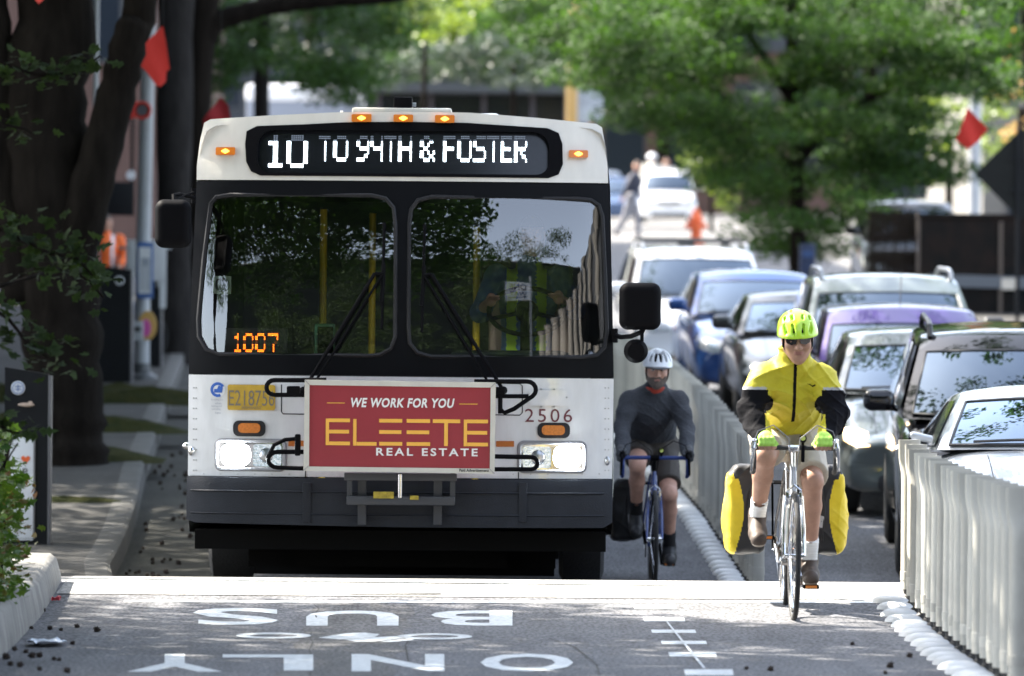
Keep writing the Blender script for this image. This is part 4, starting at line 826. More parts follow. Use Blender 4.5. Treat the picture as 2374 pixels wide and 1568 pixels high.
def bicycle(name, label, loc, frame_m, tape_m, crank_deg, bar_z, bar_w, blue=False, rackm=None):
    b = thing(name, label, 'bicycle', loc); r = .34
    fwc, rwc, bb = Vector((0, -.60, r)), Vector((0, .42, r)), Vector((0, 0, .285)); ht, hb = Vector((0, -.44, .80)), Vector((0, -.48, .66)); st = Vector((0, .17, .80))
    wheel_parts(b, 'front_wheel', fwc, R(1.0), dark=blue); wheel_parts(b, 'rear_wheel', rwc, 0, dark=blue)
    f = MB(); f.cyl(hb, ht, .019); f.cyl(bb, st, .0145); f.cyl(ht + Vector((0, .005, -.03)), st + Vector((0, 0, -.02)), .0135); f.cyl(hb + Vector((0, .005, .02)), bb, .016); f.cyl(bb - Vector((.034, 0, 0)), bb + Vector((.034, 0, 0)), .021)
    for sx in (-1, 1): f.tube([bb + Vector((sx * .025, .03, 0)), Vector((sx * .045, .2, .30)), Vector((sx * .06, .42, r))], .009, 8); f.tube([st + Vector((sx * .015, 0, -.03)), Vector((sx * .05, .34, .5)), Vector((sx * .06, .42, r))], .0075, 8)
    f.build('frame', frame_m, b)
    f = MB(); f.cyl(hb + Vector((-.04, -.01, -.012)), hb + Vector((.04, -.01, -.012)), .014)
    for sx in (-1, 1): f.tube([hb + Vector((sx * .038, -.01, -.01)), Vector((sx * .05, -.52, .5)), Vector((sx * .052, -.56, .4)), Vector((sx * .052, -.60, r))], [.013, .012, .011, .009], 8)
    fk = f.build('fork', frame_m if blue else M_chrome, b)
    f = MB(); f.box(hb + Vector((-.035, -.06, -.02)), (.018, .03, .07), bev=.004); f.box(hb + Vector((.035, -.06, -.02)), (.018, .03, .07), bev=.004); f.tube([hb + Vector((-.035, -.06, .02)), hb + Vector((0, -.07, .05)), hb + Vector((.035, -.06, .02))], .006, 6); f.build('front_brake', M_chrome, fk)
    f = MB(); f.cyl(ht, Vector((0, -.435, bar_z - .02)), .0125); f.tube([(0, -.43, bar_z - .02), (0, -.50, bar_z)], .015, 10); f.cyl((-.03, -.5, bar_z), (.03, -.5, bar_z), .019); f.build('stem', M_chrome if not blue else M_blk, b)
    hwb = bar_w / 2; f = MB(); f.tube([(-hwb + .03, -.5, bar_z), (hwb - .03, -.5, bar_z)], .0135, 10)
    for sx in (-1, 1): f.tube([(sx * (hwb - .05), -.5, bar_z), (sx * (hwb - .01), -.51, bar_z), (sx * hwb, -.54, bar_z), (sx * hwb, -.585, bar_z - .012), (sx * hwb, -.60, bar_z - .05), (sx * hwb, -.575, bar_z - .10), (sx * hwb, -.52, bar_z - .125), (sx * hwb, -.45, bar_z - .13)], .0145, 10)
    hb_ = f.build('handlebar', tape_m, b)
    for sx in (-1, 1):
        f = MB(); f.tube([(sx * hwb, -.575, bar_z), (sx * hwb, -.61, bar_z + .015), (sx * hwb, -.625, bar_z + .045)], [.017, .019, .013], 8); f.tube([(sx * hwb, -.622, bar_z + .03), (sx * (hwb + .005), -.65, bar_z - .0), (sx * (hwb + .01), -.64, bar_z - .06), (sx * (hwb + .012), -.62, bar_z - .12)], [.009, .011, .010, .007], 8); f.build('brake_lever', M_chrome if not blue else M_blk, b)
        f = MB(); f.tube([(sx * hwb, -.625, bar_z + .04), (sx * (hwb - .02), -.64, bar_z + .09), (sx * (hwb - .1), -.62, bar_z + .12), (sx * .03, -.56, bar_z + .05), (sx * .012, -.52, bar_z - .12)], .0032, 5); f.build('brake_cable', M_grey if not blue else M_blk, b)
    f = MB(); f.cyl((.045, -.515, bar_z + .045), (.045, -.535, bar_z + .05), .02); f.cyl((.045, -.5, bar_z), (.045, -.51, bar_z + .045), .008); 
    if not blue: f.box((.045, -.53, bar_z - .03), (.02, .02, .09), bev=.005)
    bl = f.build('bell', M_blk, b); f = MB(); f.cyl((.045, -.534, bar_z + .05), (.045, -.540, bar_z + .051), .013); f.build('bell_face', mat('bell_yellow', (.5, .55, .12), .4), bl)
    f = MB(); f.cyl(st - Vector((0, .01, .02)), Vector((0, .20, .90)), .0135); f.build('seat_post', M_chrome, b)
    s = SDF((-.1, .0, .84), (.1, .36, .97), .008); s.ell((0, .26, .925), (.07, .09, .028), .02); s.cap((0, .22, .93), (0, .05, .925), .035, .02, .03); s.mesh('saddle', M_blk, b)
    cr_ = R(crank_deg); f = MB(); pv = Vector((0, -math.sin(cr_) * .17, -math.cos(cr_) * .17))      # right pedal low when 0
    for sx in (-1, 1):
        e = bb + pv * sx; f.tube([bb + Vector((sx * .05, 0, 0)), e + Vector((sx * .065, 0, 0))], .011, 8)
    f.lathe([(.03, -.004), (.095, -.003), (.098, .003), (.03, .004)], bb + Vector((-.048, 0, 0)), 'x', 32); ck = f.build('crankset', M_chrome if not blue else M_blk, b)
    for sx in (-1, 1):
        e = bb + pv * sx; f = MB(); f.box(e + Vector((sx * .115, 0, 0)), (.085, .07, .022), bev=.005); p_ = f.build('pedal', M_blk, ck); f = MB(); f.box(e + Vector((sx * .115, -.037, 0)), (.06, .006, .014)); f.build('pedal_reflector', M_amber, p_)
    f = MB(); f.tube([(-.048, 0, .38), (-.048, .42, .385)], .004, 4); f.tube([(-.048, 0, .19), (-.048, .30, .27), (-.048, .42, .29)], .004, 4); f.build('chain', M_steel, b)
    f = MB()
    for sx in (-1, 1):
        f.tube([(sx * .065, .42, r), (sx * .07, .42, .70)], .006, 6); f.tube([(sx * .07, .2, .70), (sx * .07, .62, .70)], .006, 6)
    for y in (.22, .4, .6): f.tube([(-.07, y, .70), (.07, y, .70)], .006, 6)
    f.build('luggage_rack', M_blk, b)
    if not blue:
        f = MB(); f.tube([(0, .42 + (r + .02) * math.cos(t), r + (r + .02) * math.sin(t)) for t in np.linspace(.6, 3.0, 20)], .022, 6, flat=.35); f.build('mudguard', M_blk, b)
        f = MB(); f.cyl((0.0, -.02, .40), (0, -.12, .58), .036); f.build('bottle', mat('bottle_pale', (.55, .6, .55), .4), b)
    return b
def folds(P, a=.005, f=1.):
    x, y, z = P[:, 0] * f, P[:, 1] * f, P[:, 2] * f
    w1 = .35 * np.sin(9 * x + 5 * y) + .3 * np.sin(11 * z + 2 * x); m = .5 + .5 * np.sin(7 * x - 9 * z + 4 * y)
    c1 = (1 - np.abs(np.sin(26 * z + 15 * x + 6 * w1))) ** 3 * m; c2 = (1 - np.abs(np.sin(19 * x - 21 * z + 9 * y + 5 * w1))) ** 3 * (1 - m); c3 = (1 - np.abs(np.sin(38 * z - 30 * x + 4 * w1))) ** 4 * .6
    return a * (.5 * np.sin(14 * x + 8 * np.sin(6 * z)) * np.sin(11 * z - 7 * y) - 1.5 * c1 - 1.5 * c2 - c3 * m)
def hand(par_name, c, sx, bz, m, matfn, parent, yb=-.5, hood=False):
    """fist round a bar that runs along X (or over a hood along Y)"""
    s = SDF((c[0] - .1, yb - .18, bz - .11), (c[0] + .1, yb + .16, bz + .13), .0045)
    if not hood:
        s.ell((c[0], yb + .028, bz + .03), (.042, .034, .024), .015); s.cap((c[0] + sx * .0, yb + .1, bz + .055), (c[0], yb + .04, bz + .032), .027, .032, .03)
        for i, l in enumerate((.95, 1.06, 1.0, .85)):
            x = c[0] - sx * (i - 1.5) * -.021
            s.chain([(x, yb + .005, bz + .034), (x, yb - .024 * l, bz + .026), (x, yb - .033 * l, bz + .0), (x, yb - .022 * l, bz - .024 * l), (x, yb + .006, bz - .027)], [.0115, .0112, .0105, .0098, .009], .006)
        s.chain([(c[0] - sx * .035, yb + .035, bz + .02), (c[0] - sx * .052, yb + .012, bz - .004), (c[0] - sx * .044, yb - .014, bz - .02)], [.014, .012, .0105], .01)
    else:
        s.ell((c[0] + sx * .008, yb - .04, bz + .024), (.032, .05, .024), .015); s.cap((c[0] + sx * .01, yb + .05, bz + .05), (c[0] + sx * .008, yb - .01, bz + .03), .028, .03, .03)
        for i, l in enumerate((1.0, 1.08, 1.0, .85)):
            y = yb - .085 + i * .021
            s.chain([(c[0] + sx * .026, y, bz + .026), (c[0] + sx * .036, y - .004, bz + .002), (c[0] + sx * .030, y - .008, bz - .03 * l), (c[0] + sx * .008, y - .01, bz - .045 * l)], [.0115, .0112, .0105, .009], .006)
        s.chain([(c[0] - sx * .012, yb - .02, bz + .03), (c[0] - sx * .028, yb - .055, bz + .018), (c[0] - sx * .026, yb - .085, bz + .0)], [.014, .0125, .0105], .01)
    return s.mesh(par_name, m, parent, matfn)
def helmet(T, m, parent, kind):
    s = SDF(Vector(T(0, 0, .02)) - Vector((.17, .22, .16)), Vector(T(0, 0, .06)) + Vector((.17, .22, .16)), .0042)
    o0 = Vector(T(0, 0, 0)); rot = np.array(Matrix([Vector(T(1, 0, 0)) - o0, Vector(T(0, 1, 0)) - o0, Vector(T(0, 0, 1)) - o0]).transposed()); c = T(0, .012, .052)
    s.ell(c, (.104, .136, .098), .01, rot=rot)
    if kind == 'lime':
        s.ell(T(0, -.03, .03), (.104, .105, .055), .03, rot=rot)
    else: s.ell(T(0, -.03, .025), (.100, .118, .045), .02, rot=rot)
    s.ell(T(0, .012, .03), (.088, .118, .088), .01, sub=True, rot=rot)
    s.half(T(0, 0, .018 if kind == 'lime' else .022), rot @ np.array((0, -.12, -1)))
    if kind == 'lime':
        for x, y0, y1 in ((-.064, -.098, -.076), (-.024, -.126, -.104), (.024, -.126, -.104), (.064, -.098, -.076)):
            for o_ in (-.006, .012): s.cap(T(x, y0 + o_, .06), T(x * 1.12, y1 + o_, .098), .0105, .0085, .002, sub=True)
        for x, y_, z_ in ((-.066, -.045, .118), (-.028, -.07, .128), (.028, -.07, .128), (.066, -.045, .118)): s.cap(T(x, y_, z_), T(x * 1.02, y_ + .03, z_ + .008), .0095, .008, .002, sub=True); s.cap(T(x * .95, y_ + .01, z_ - .008), T(x * .95, y_ + .03, z_ - .0), .009, .008, .002, sub=True)
        for x in (-.035, .035): s.cap(T(x, .0, .142), T(x, .07, .14), .009, .009, .002, sub=True)
    else:
        for a in (-62, -36, -12, 12, 36, 62):
            q = R(a); pp = [T(.100 * math.sin(q) * math.cos(R(f_)), .012 - .130 * math.cos(q) * math.cos(R(f_)), .052 + .094 * math.sin(R(f_))) for f_ in (14, 30, 46, 62, 74)]; s.chain(pp, [.009, .0125, .0125, .0105, .007], .002, sub=True); s.chain([T(.088 * math.sin(q) * math.cos(R(f_)), .012 - .115 * math.cos(q) * math.cos(R(f_)), .052 + .083 * math.sin(R(f_))) for f_ in (16, 40, 66)], [.009, .012, .008], .002, sub=True)
    h = s.mesh('helmet', m, parent)
    q = MB(); pts = [Vector(T(0, .012, .032))]; q.ball((0, 0, 0), 1, 20, 12); V = [tuple(Vector(T(.0925 * p[0], .012 + .124 * p[1], .04 + .088 * max(-.15, p[2]))) ) for p in q.v]; q.v = V; q.build('helmet_liner', M_blk, h)
    q = MB()
    for sx in (-1, 1): q.tube([T(sx * .078, -.035, .03), T(sx * .074, -.02, -.04), T(sx * .045, -.035, -.1), T(0, -.045, -.118)], .006, 5); q.tube([T(sx * .08, .05, .03), T(sx * .076, -.015, -.035)], .006, 5)
    q.build('chin_strap', M_blk, h)
    if kind != 'lime':
        s2 = SDF(Vector(T(0, -.13, .03)) - Vector((.12, .1, .06)), Vector(T(0, -.13, .03)) + Vector((.12, .1, .06)), .006); s2.ell(T(0, -.06, .03), (.09, .13, .012), .005, rot=rot); s2.half(T(0, -.075, 0), rot @ np.array((0, 1, .0))); s2.mesh('visor', mat('visor_black', (.02, .02, .022), .5), h)
    return h
def shoe(c, toe, m_up, m_sole, parent, h=.1, L=.27):
    """c = ankle, toe direction in y,z"""
    a = Vector(c); t = Vector(toe).normalized(); heel = a + Vector((0, .045, -.055)); tp = heel + t * (L - .05); up = t.cross(Vector((1, 0, 0))).normalized()
    if up.z < 0: up = -up
    s = SDF(a - Vector((.08, .33, .3)), a + Vector((.08, .16, .12)), .0062)
    s.chain([heel, (heel + tp) / 2, tp], [.04, .042, .043], .03, sq=None); s.cap(a + Vector((0, .012, .03)), heel + up * .02, .045, .045, .03); s.cap(a + Vector((0, -.01, .0)), (heel + tp) / 2 + up * .015, .04, .034, .04)
    s.half(heel - up * .034, -np.array(up)); so = heel - up * .018
    return s.mesh('shoe', [m_up, m_sole], parent, lambda C: (((C - np.array(so)) @ np.array(up)) < 0).astype(int))
def rider(label, loc, P):
    g = thing('person', label, 'person', loc)
    K = {k: np.array(v, float) for k, v in P['j'].items()}
    s = SDF((-.45, -.75, .1), (.45, .5, 1.5), .011)      # the body: one skin from neck to ankles and wrists
    s.chain([K['pel'], K['bel'], K['che'], K['nec']], [.14, .135, .145, .055], .06)
    for sd in 'LR':
        s.chain([K['sho' + sd], K['elb' + sd], K['wri' + sd]], [.055, .042, .028], .03); s.cap(K['che'], K['sho' + sd], .07, .055, .05)
        s.chain([K['hip' + sd], K['kne' + sd]], [.088, .058], .03); kn, an = K['kne' + sd], K['ank' + sd]; m_ = kn + (an - kn) * .3 + np.array((0, .022, 0)); s.chain([kn, m_, an], [.054, .054, .033], .02); s.ell(kn + np.array((0, -.022, .004)), (.040, .03, .045), .03)
    s.mesh('body', P['skin'], g)
    hs, T = head_sdf(P['head'], pit=P['pit'], lean=P.get('lean', 0)); o0 = np.array(T(0, 0, 0)); ax = np.array([np.array(T(*e)) - o0 for e in np.eye(3)])
    def hm(C):
        q = (C - o0) @ ax.T; x, y, z = q[:, 0], q[:, 1], q[:, 2]; out = np.zeros(len(C), int)
        out[(np.abs(z + .058) < .0105) & (np.abs(x) < .023) & (y < -.078)] = 1
        if P['beard']:
            nz = .006 * np.sin(140 * x) * np.sin(120 * z)
            bd = (y < .01) & (z < -.046 + nz + .55 * np.maximum(0, np.abs(x) - .035)) & (z > -.14); out[bd & ~((np.abs(z + .0585) < .006) & (np.abs(x) < .019))] = 2; out[(np.abs(z + .046) < .007 + nz) & (np.abs(x) < .03) & (y < -.06)] = 2
        out[(z > .015) & (y > -.03) & (np.abs(x) < .09)] = 3
        if not P['glasses']:
            for sx in (-1, 1):
                e = np.sqrt((x - sx * .031) ** 2 + (z - .011) ** 2); out[(e < .010) & (y < -.07) & (np.abs(z - .011) < .005)] = 4; out[(e < .0055) & (y < -.07)] = 5; out[(np.abs(z - .032) < .005) & (np.abs(x - sx * .03) < .02) & (y < -.07)] = 3
        return out
    hs.mesh('head', [P['skin'], M_lip, M_beard, M_hair, M_eye, M_iris], g, hm)
    helmet(T, P['helmet_m'], g, P['helmet'])
    if P['glasses']:
        q = MB()
        for sx in (-1, 1): q.loft([[T(sx * x, y, z + .012) for x, y, z in ((.006, -.104, .016), (.03, -.103, .02), (.056, -.088, .017), (.068, -.06, .01), (.062, -.075, -.014), (.038, -.098, -.021), (.012, -.106, -.012))], [T(sx * x, y + .004, z + .012) for x, y, z in ((.006, -.104, .016), (.03, -.103, .02), (.056, -.088, .017), (.068, -.06, .01), (.062, -.075, -.014), (.038, -.098, -.021), (.012, -.106, -.012))]])
        gl = q.build('sunglasses', mat('sunglass_lens', (.012, .01, .009), .05, spec=.8), g); q = MB(); q.tube([T(-.072, .01, .018), T(-.07, -.058, .03), T(-.04, -.1, .033), T(0, -.108, .028), T(.04, -.1, .033), T(.07, -.058, .03), T(.072, .01, .018)], .0035, 5); q.build('glasses_frame', M_blk, gl)
    # jacket / jumper over torso and arms
    j = SDF((-.42, -.62, .80), (.42, .46, 1.52), .006); e = P['thick']
    j.cap(K['pel'] + np.array((0, -.02, .03)), K['bel'], .145 + e, .14 + e, .06, sq=(1.12, 1, 1)); j.cap(K['bel'], K['che'], .14 + e, .145 + e, .06, sq=(1.12, 1, 1)); j.cap(K['che'], K['nec'], .13 + e, .068 + e, .06, sq=(1.1, 1, 1))
    for sd in 'LR':
        j.cap(K['che'] + np.array((0, 0, .03)), K['sho' + sd], .085 + e, .062 + e, .06); el = K['elb' + sd]; j.chain([K['sho' + sd], (K['sho' + sd] + el) / 2, el, (el + K['wri' + sd]) / 2, K['wri' + sd]], [.06 + e, .054 + e, .046 + e * .9, .042 + e * .9, .036 + e * .7], .025)
    j.half(K['hem'], K['hemn']); nb = K['nec']
    if P['collar'] == 'v':
        j.cap(nb + np.array((0, -.10, -.085)), nb + np.array((0, -.12, .1)), .012, .085, .01, sub=True)
    else:
        j.cap(nb + np.array((0, 0, -.01)), nb + np.array((0, -.035, .06)), .075, .082, .02); j.cap(nb + np.array((0, -.0, .0)), nb + np.array((0, -.06, .14)), .055, .085, .01, sub=True); j.cap(nb + np.array((0, -.09, -.01)), nb + np.array((0, -.12, .1)), .015, .06, .01, sub=True)
    j.disp(lambda C: folds(C, P['fold'])); jk = j.mesh('jacket' if P['collar'] != 'v' else 'jumper', P['jm'], g, P['jfn'])
    if P['collar'] == 'v':
        t_ = SDF(nb - .2, nb + .2, .007); t_.cap(K['che'] + np.array((0, -.0, .02)), nb + np.array((0, -.02, .02)), .135, .072, .03); t_.half(nb + np.array((0, -.04, .025)), (0, -.35, 1)); t_.mesh('shirt', P['shirt'], g)
    # shorts
    h = SDF((-.32, -.5, .6), (.32, .45, 1.12), .009); h.cap(K['hipL'], K['hipR'], .125, .125, .05); h.cap(K['pel'], K['bel'], .155, .15, .05)
    for sd in 'LR':
        hp, kn = K['hip' + sd], K['kne' + sd]; f_ = P['short'][sd]; e_ = hp + (kn - hp) * f_; h.cap(hp, e_ , .105, .092, .03, sq=(1, 1, 1))
        dv = (kn - hp) / np.linalg.norm(kn - hp); sl_, Q = h._sub(h.lo, h.lo + h.h * h.n, 0); out = ((Q - e_) @ dv); near = (np.abs(Q[..., 0] - e_[0]) < .125) & (out > -.3)
        h.v = np.where(near & ((Q[..., 0] > 0) == (e_[0] > 0)), np.maximum(h.v, out.astype(np.float32)), h.v)
    h.disp(lambda C: folds(C, .004, 1.2)); h.mesh('shorts', P['shm'], g)
    for sd, sx in (('L', -1), ('R', 1)):
        kn, an = K['kne' + sd], K['ank' + sd]; q = SDF(an - .12, an + np.array((.12, .12, .3)), .006); tp = an + (kn - an) * P['sock']
        q.chain([tp, an, an + np.array((0, .0, -.03))], [.047, .041, .04], .02); q.half(tp, (kn - an)); q.disp(lambda C: .0022 * np.sin(C[:, 2] * 420)); q.mesh('sock', P['sockm'], g)
        shoe(an, P['toe'][sd], P['shoe'][0], P['shoe'][1], g)
        w_ = K['wri' + sd]; hand('glove', (P['hx'] * sx + P.get('hx0', 0), 0, 0), sx, P['bz'], P['glm'], P['glfn'], g, hood=P['hood'])
    return g, K, T
# ---- front cyclist in the yellow jacket
D1 = 30.1; c1 = at(1840, 1433, 29.5); X1 = c1.x; Z1 = gz(29.9) + .0
M_lime = mat('lime_shell', (.50, .78, .03), .3, coat=.6); M_yj = mat('jacket_yellow', (.55, .475, .022), .65, var=.12, vscale=9, bump=.25, bscale=45); M_bj = mat('jacket_black', (.007, .007, .009), .8, spec=.08, bump=.2, bscale=45); M_trimg = mat('reflective_grey', (.35, .35, .36), .4)
def jfn1(C):
    x, y, z = C[:, 0] - .012, C[:, 1], C[:, 2]; o = np.zeros(len(C), int); ax = np.abs(x)
    o[(ax > .158) & (z < 1.19)] = 1; o[np.hypot((ax - .15) / .9, z - 1.115) < .045] = 1; o[(ax > .142) & (z < 1.185) & (z > 1.06)] = 1; o[(ax > .15) & (z < 1.202) & (z > 1.189)] = 2
    o[(ax < .0075) & (y < -.1)] = 1; o[(ax < .07) & (z > 1.375) & (y > -.30)] = 1
    return o
J1 = dict(pel=(0, .2, .965), bel=(0, .09, 1.08), che=(0, -.10, 1.20), nec=(.008, -.25, 1.325), shoL=(-.142, -.225, 1.252), shoR=(.158, -.225, 1.247), elbL=(-.228, -.28, 1.07), elbR=(.24, -.28, 1.07), wriL=(-.165, -.41, .955), wriR=(.175, -.41, .955),
          hipL=(-.085, .2, .93), hipR=(.085, .2, .92), kneL=(-.14, -.26, .83), kneR=(.115, -.2, .70), ankL=(-.165, .06, .50), ankR=(.115, .06, .262), hem=(0, -.05, .935), hemn=(0, .38, -1))
LIME2 = mat('glove_lime', (.38, .66, .10), .7, var=.2, vscale=30)
rid1, K1, T1 = rider('cyclist in yellow and black jacket with lime helmet and sunglasses', (X1, D1, Z1), dict(j=J1, head=(.02, -.36, 1.462), pit=R(17), lean=R(-3), skin=M_skin, beard=False, glasses=True, helmet='lime', helmet_m=M_lime, thick=.014, fold=.010, collar='zip', jm=[M_yj, M_bj, M_trimg], jfn=jfn1,
    shm=mat('shorts_beige', (.50, .45, .37), .8, var=.12, vscale=10), short=dict(L=.72, R=.86), sock=.30, sockm=mat('sock_white', (.75, .75, .74), .9), toe=dict(L=(0, -1, -.28), R=(0, -1, -.12)), shoe=(mat('boot_brown', (.055, .035, .024), .6, var=.4, vscale=20), mat('boot_sole', (.28, .24, .2), .7)), hx=.152, hx0=.006, bz=.905, glm=[LIME2, M_skin], glfn=lambda C: ((C[:, 2] < .893) & (C[:, 1] < -.49)).astype(int), hood=False))
def on_surface(o, pts, m, name, off=.003, par=None):
    bm_ = bmesh.new(); bm_.from_mesh(o.data); bv = BVHTree.FromBMesh(bm_); bm_.free(); V = []
    for x, z in pts: h = bv.ray_cast(Vector((x, -2, z)), Vector((0, 1, 0)), 4.); V.append((x, (h[0].y if h[0] else -.3) - off, z))
    me = bpy.data.meshes.new(name); me.from_pydata(V, [], [tuple(range(len(V)))]); me.update(); return link(name, me, m, par)
jk1 = [c for c in rid1.children if c.name.startswith('jacket')][0]
on_surface(jk1, [(.075, 1.222), (.095, 1.217), (.105, 1.210), (.118, 1.218), (.142, 1.222), (.122, 1.212), (.107, 1.203), (.096, 1.211)], M_bj, 'chest_emblem', .003, jk1)
bike1 = bicycle('touring_bicycle', 'chrome touring bicycle ridden by the yellow jacket cyclist', (X1, D1, Z1 - .02), mat('frame_silver', (.35, .34, .33), .25, metal=.8), mat('bar_black', (.02, .02, .02), .6), 42, .905, .43)
def pannier(lbl, loc, sx, cols, fn, w=.2, h=.44, l=.3):
    s = SDF((-.2, -.22, -.3), (.2, .22, .3), .0055); s.box((0, 0, -.01), (w / 2, l / 2, h / 2), .035, .02); s.ell((sx * .025, 0, -.05), (w * .5, l * .5, h * .42), .05); s.box((0, 0, h / 2 - .02), (w * .36, l * .5, .045), .03, .03); s.disp(lambda C: folds(C, .004))
    o = s.mesh('pannier', cols, None, fn); o.location = loc; on_surface(o, [(-sx * .055, -.09), (-sx * .015, -.09), (-sx * .012, -.03), (-sx * .04, -.02), (-sx * .058, -.04)], M_trimg, 'reflective_patch', .003, o); q = MB(); [q.tube([(sx * x, -l / 2 - .006, h / 2 - .03), (sx * (x + .02), -l / 2 - .012, 0), (sx * (x + .01), -l / 2 - .004, -h / 2 + .06)], .006, 5) for x in (-.03,)]; q.build('strap', M_pb, o); return tag(o, lbl, 'pannier', 'panniers')
M_py = mat('pannier_yellow', (.66, .50, .01), .55, var=.12, vscale=10); M_pb = mat('pannier_black', (.014, .014, .016), .55)
for sx, lb in ((-1, 'yellow and black pannier behind the raised knee of the yellow jacket cyclist'), (1, 'yellow and black pannier behind the straight leg of the yellow jacket cyclist')):
    pannier(lb, (X1 + sx * .215, D1 + .42, Z1 + .53), sx, [M_pb, M_py], (lambda C, sx=sx: ((C[:, 0] * sx > .045 - .03 * np.cos(C[:, 2] * 9) + .02 * (C[:, 2] > .17)) & (C[:, 2] < .2)).astype(int)))
# ---- second cyclist beside the bus
D2 = 39.5; X2 = at(1512, 1352, 38.9).x; Z2 = gz(39.3)
J2 = dict(pel=(0, .2, .98), bel=(0, .10, 1.10), che=(0, -.08, 1.22), nec=(.02, -.20, 1.35), shoL=(-.155, -.17, 1.27), shoR=(.18, -.17, 1.27), elbL=(-.212, -.25, 1.08), elbR=(.243, -.25, 1.08), wriL=(-.205, -.47, .92), wriR=(.235, -.47, .92),
          hipL=(-.085, .2, .95), hipR=(.085, .2, .94), kneL=(-.10, -.24, .82), kneR=(.125, -.2, .62), ankL=(-.10, .05, .46), ankR=(.135, .06, .238), hem=(0, -.05, .955), hemn=(0, .3, -1))
rid2, K2, T2 = rider('bearded cyclist in a dark grey jumper and white helmet beside the bus', (X2, D2, Z2), dict(j=J2, head=(.032, -.275, 1.485), pit=R(7), lean=R(2), skin=M_skin2, beard=True, glasses=False, helmet='white', helmet_m=mat('helmet_white', (.62, .64, .66), .35, coat=.4), thick=.009, fold=.0045, collar='v', jm=[mat('jumper_grey', (.036, .039, .047), .85, var=.2, vscale=10, bump=.4, bscale=60)], jfn=lambda C: np.zeros(len(C), int),
    shirt=mat('shirt_red', (.36, .04, .02), .8), shm=mat('shorts_brown', (.055, .047, .04), .85, var=.2, vscale=12), short=dict(L=.62, R=.80), sock=.30, sockm=mat('sock_black', (.014, .014, .016), .9), toe=dict(L=(0, -1, -.3), R=(0, -1, -.15)), shoe=(mat('shoe_black', (.022, .022, .024), .5), mat('shoe_sole', (.05, .05, .05), .7)), hx=.225, hx0=.014, bz=.90, glm=[mat('glove_dark', (.03, .032, .036), .7)], glfn=lambda C: np.zeros(len(C), int), hood=True))
bike2 = bicycle('blue_road_bicycle', 'blue road bicycle ridden by the bearded cyclist in the dark jumper', (X2 + .014, D2, Z2 - .02), mat('frame_blue', (.01, .032, .16), .25, coat=1.), mat('tape_blue', (.012, .036, .17), .6), 36, .90, .45, blue=True)
pannier('black pannier hanging on the blue road bicycle', (X2 - .17, D2 + .42, Z2 + .49), -1, [M_pb], lambda C: np.zeros(len(C), int), .2, .40)
# ---- bus driver behind the windshield
def simple_person(lbl, loc, J, cols, h=.012, hair=M_hair, name='person', headc=None, pit=0., rz=0., hat=None):
    g = thing(name, lbl, 'person', loc, rz); K = {k: np.array(v, float) for k, v in J.items()}
    P_ = np.array(list(K.values())); s = SDF(P_.min(0) - .25, P_.max(0) + .25, h); skin = cols.get('skin', M_skin)
    s.chain([K['pel'], K['che'], K['nec']], [.13, .15, .055], .06)
    for sd in 'LR':
        s.cap(K['che'], K['sho' + sd], .08, .06, .05); s.chain([K['sho' + sd], K['elb' + sd], K['wri' + sd]], [.056, .045, .03], .02)
        w_ = K['wri' + sd]; dv = (w_ - K['elb' + sd]); dv /= np.linalg.norm(dv); s.ell(w_ + dv * .06, (.034, .034, .045), .02)
        for i in range(4): o_ = np.array(((i - 1.5) * .018, 0, 0)); s.cap(w_ + dv * .08 + o_, w_ + dv * .15 + o_, .011, .008, .006)
        s.cap(w_ + dv * .04, w_ + dv * .09 + np.array((.045 * (1 if sd == 'L' else -1), 0, 0)), .012, .009, .008)
        if 'hip' + sd in K: s.chain([K['hip' + sd], K['kne' + sd], K['ank' + sd]], [.09, .058, .036], .03)
    s.mesh('body', skin, g); hs, T = head_sdf(headc, pit=pit); o0 = np.array(T(0, 0, 0))
    hs.mesh('head', [skin, hair], g, lambda C: ((C[:, 2] - o0[2] > .045) | ((C[:, 1] - o0[1] > .02) & (C[:, 2] - o0[2] > -.03))).astype(int))
    t = SDF(P_.min(0) - .25, P_.max(0) + .25, h); t.chain([K['pel'] + np.array((0, 0, .0)), K['che'], K['nec'] - np.array((0, 0, .02))], [.155, .168, .075], .06)
    for sd in 'LR': t.cap(K['che'], K['sho' + sd], .095, .075, .05); t.chain([K['sho' + sd], K['elb' + sd], K['elb' + sd] + (K['wri' + sd] - K['elb' + sd]) * cols.get('slv', .9)], [.072, .062, .048], .02)
    t.disp(lambda C: folds(C, .005)); t.mesh('top', cols['top'], g, cols.get('fn'))
    if 'hipL' in K:
        t = SDF(P_.min(0) - .2, P_.max(0) + .2, h); t.cap(K['hipL'], K['hipR'], .125, .125, .05)
        for sd in 'LR': t.chain([K['hip' + sd], K['kne' + sd], K['ank' + sd]], [.108, .078, .06], .03)
        t.disp(lambda C: folds(C, .006)); t.mesh('trousers', cols['legs'], g)
        for sd in 'LR': shoe(K['ank' + sd] + np.array((0, 0, .0)), (0, -1, -.05), M_blk, M_blk, g)
    return g
dv0 = Vector((BX + B(1222, 700)[0], BD, BZ)); dz = B(1222, 700)[1]
M_shirt = mat('shirt_blue', (.06, .12, .26), .8, var=.2, vscale=10); M_vest = mat('vest_lime', (.42, .62, .03), .7)
def vfn(C): x, y = np.abs(C[:, 0]), C[:, 1]; return ((x > .06) & (x < .125) & (C[:, 2] > dz - .35) & (C[:, 1] < 1.6)).astype(int)
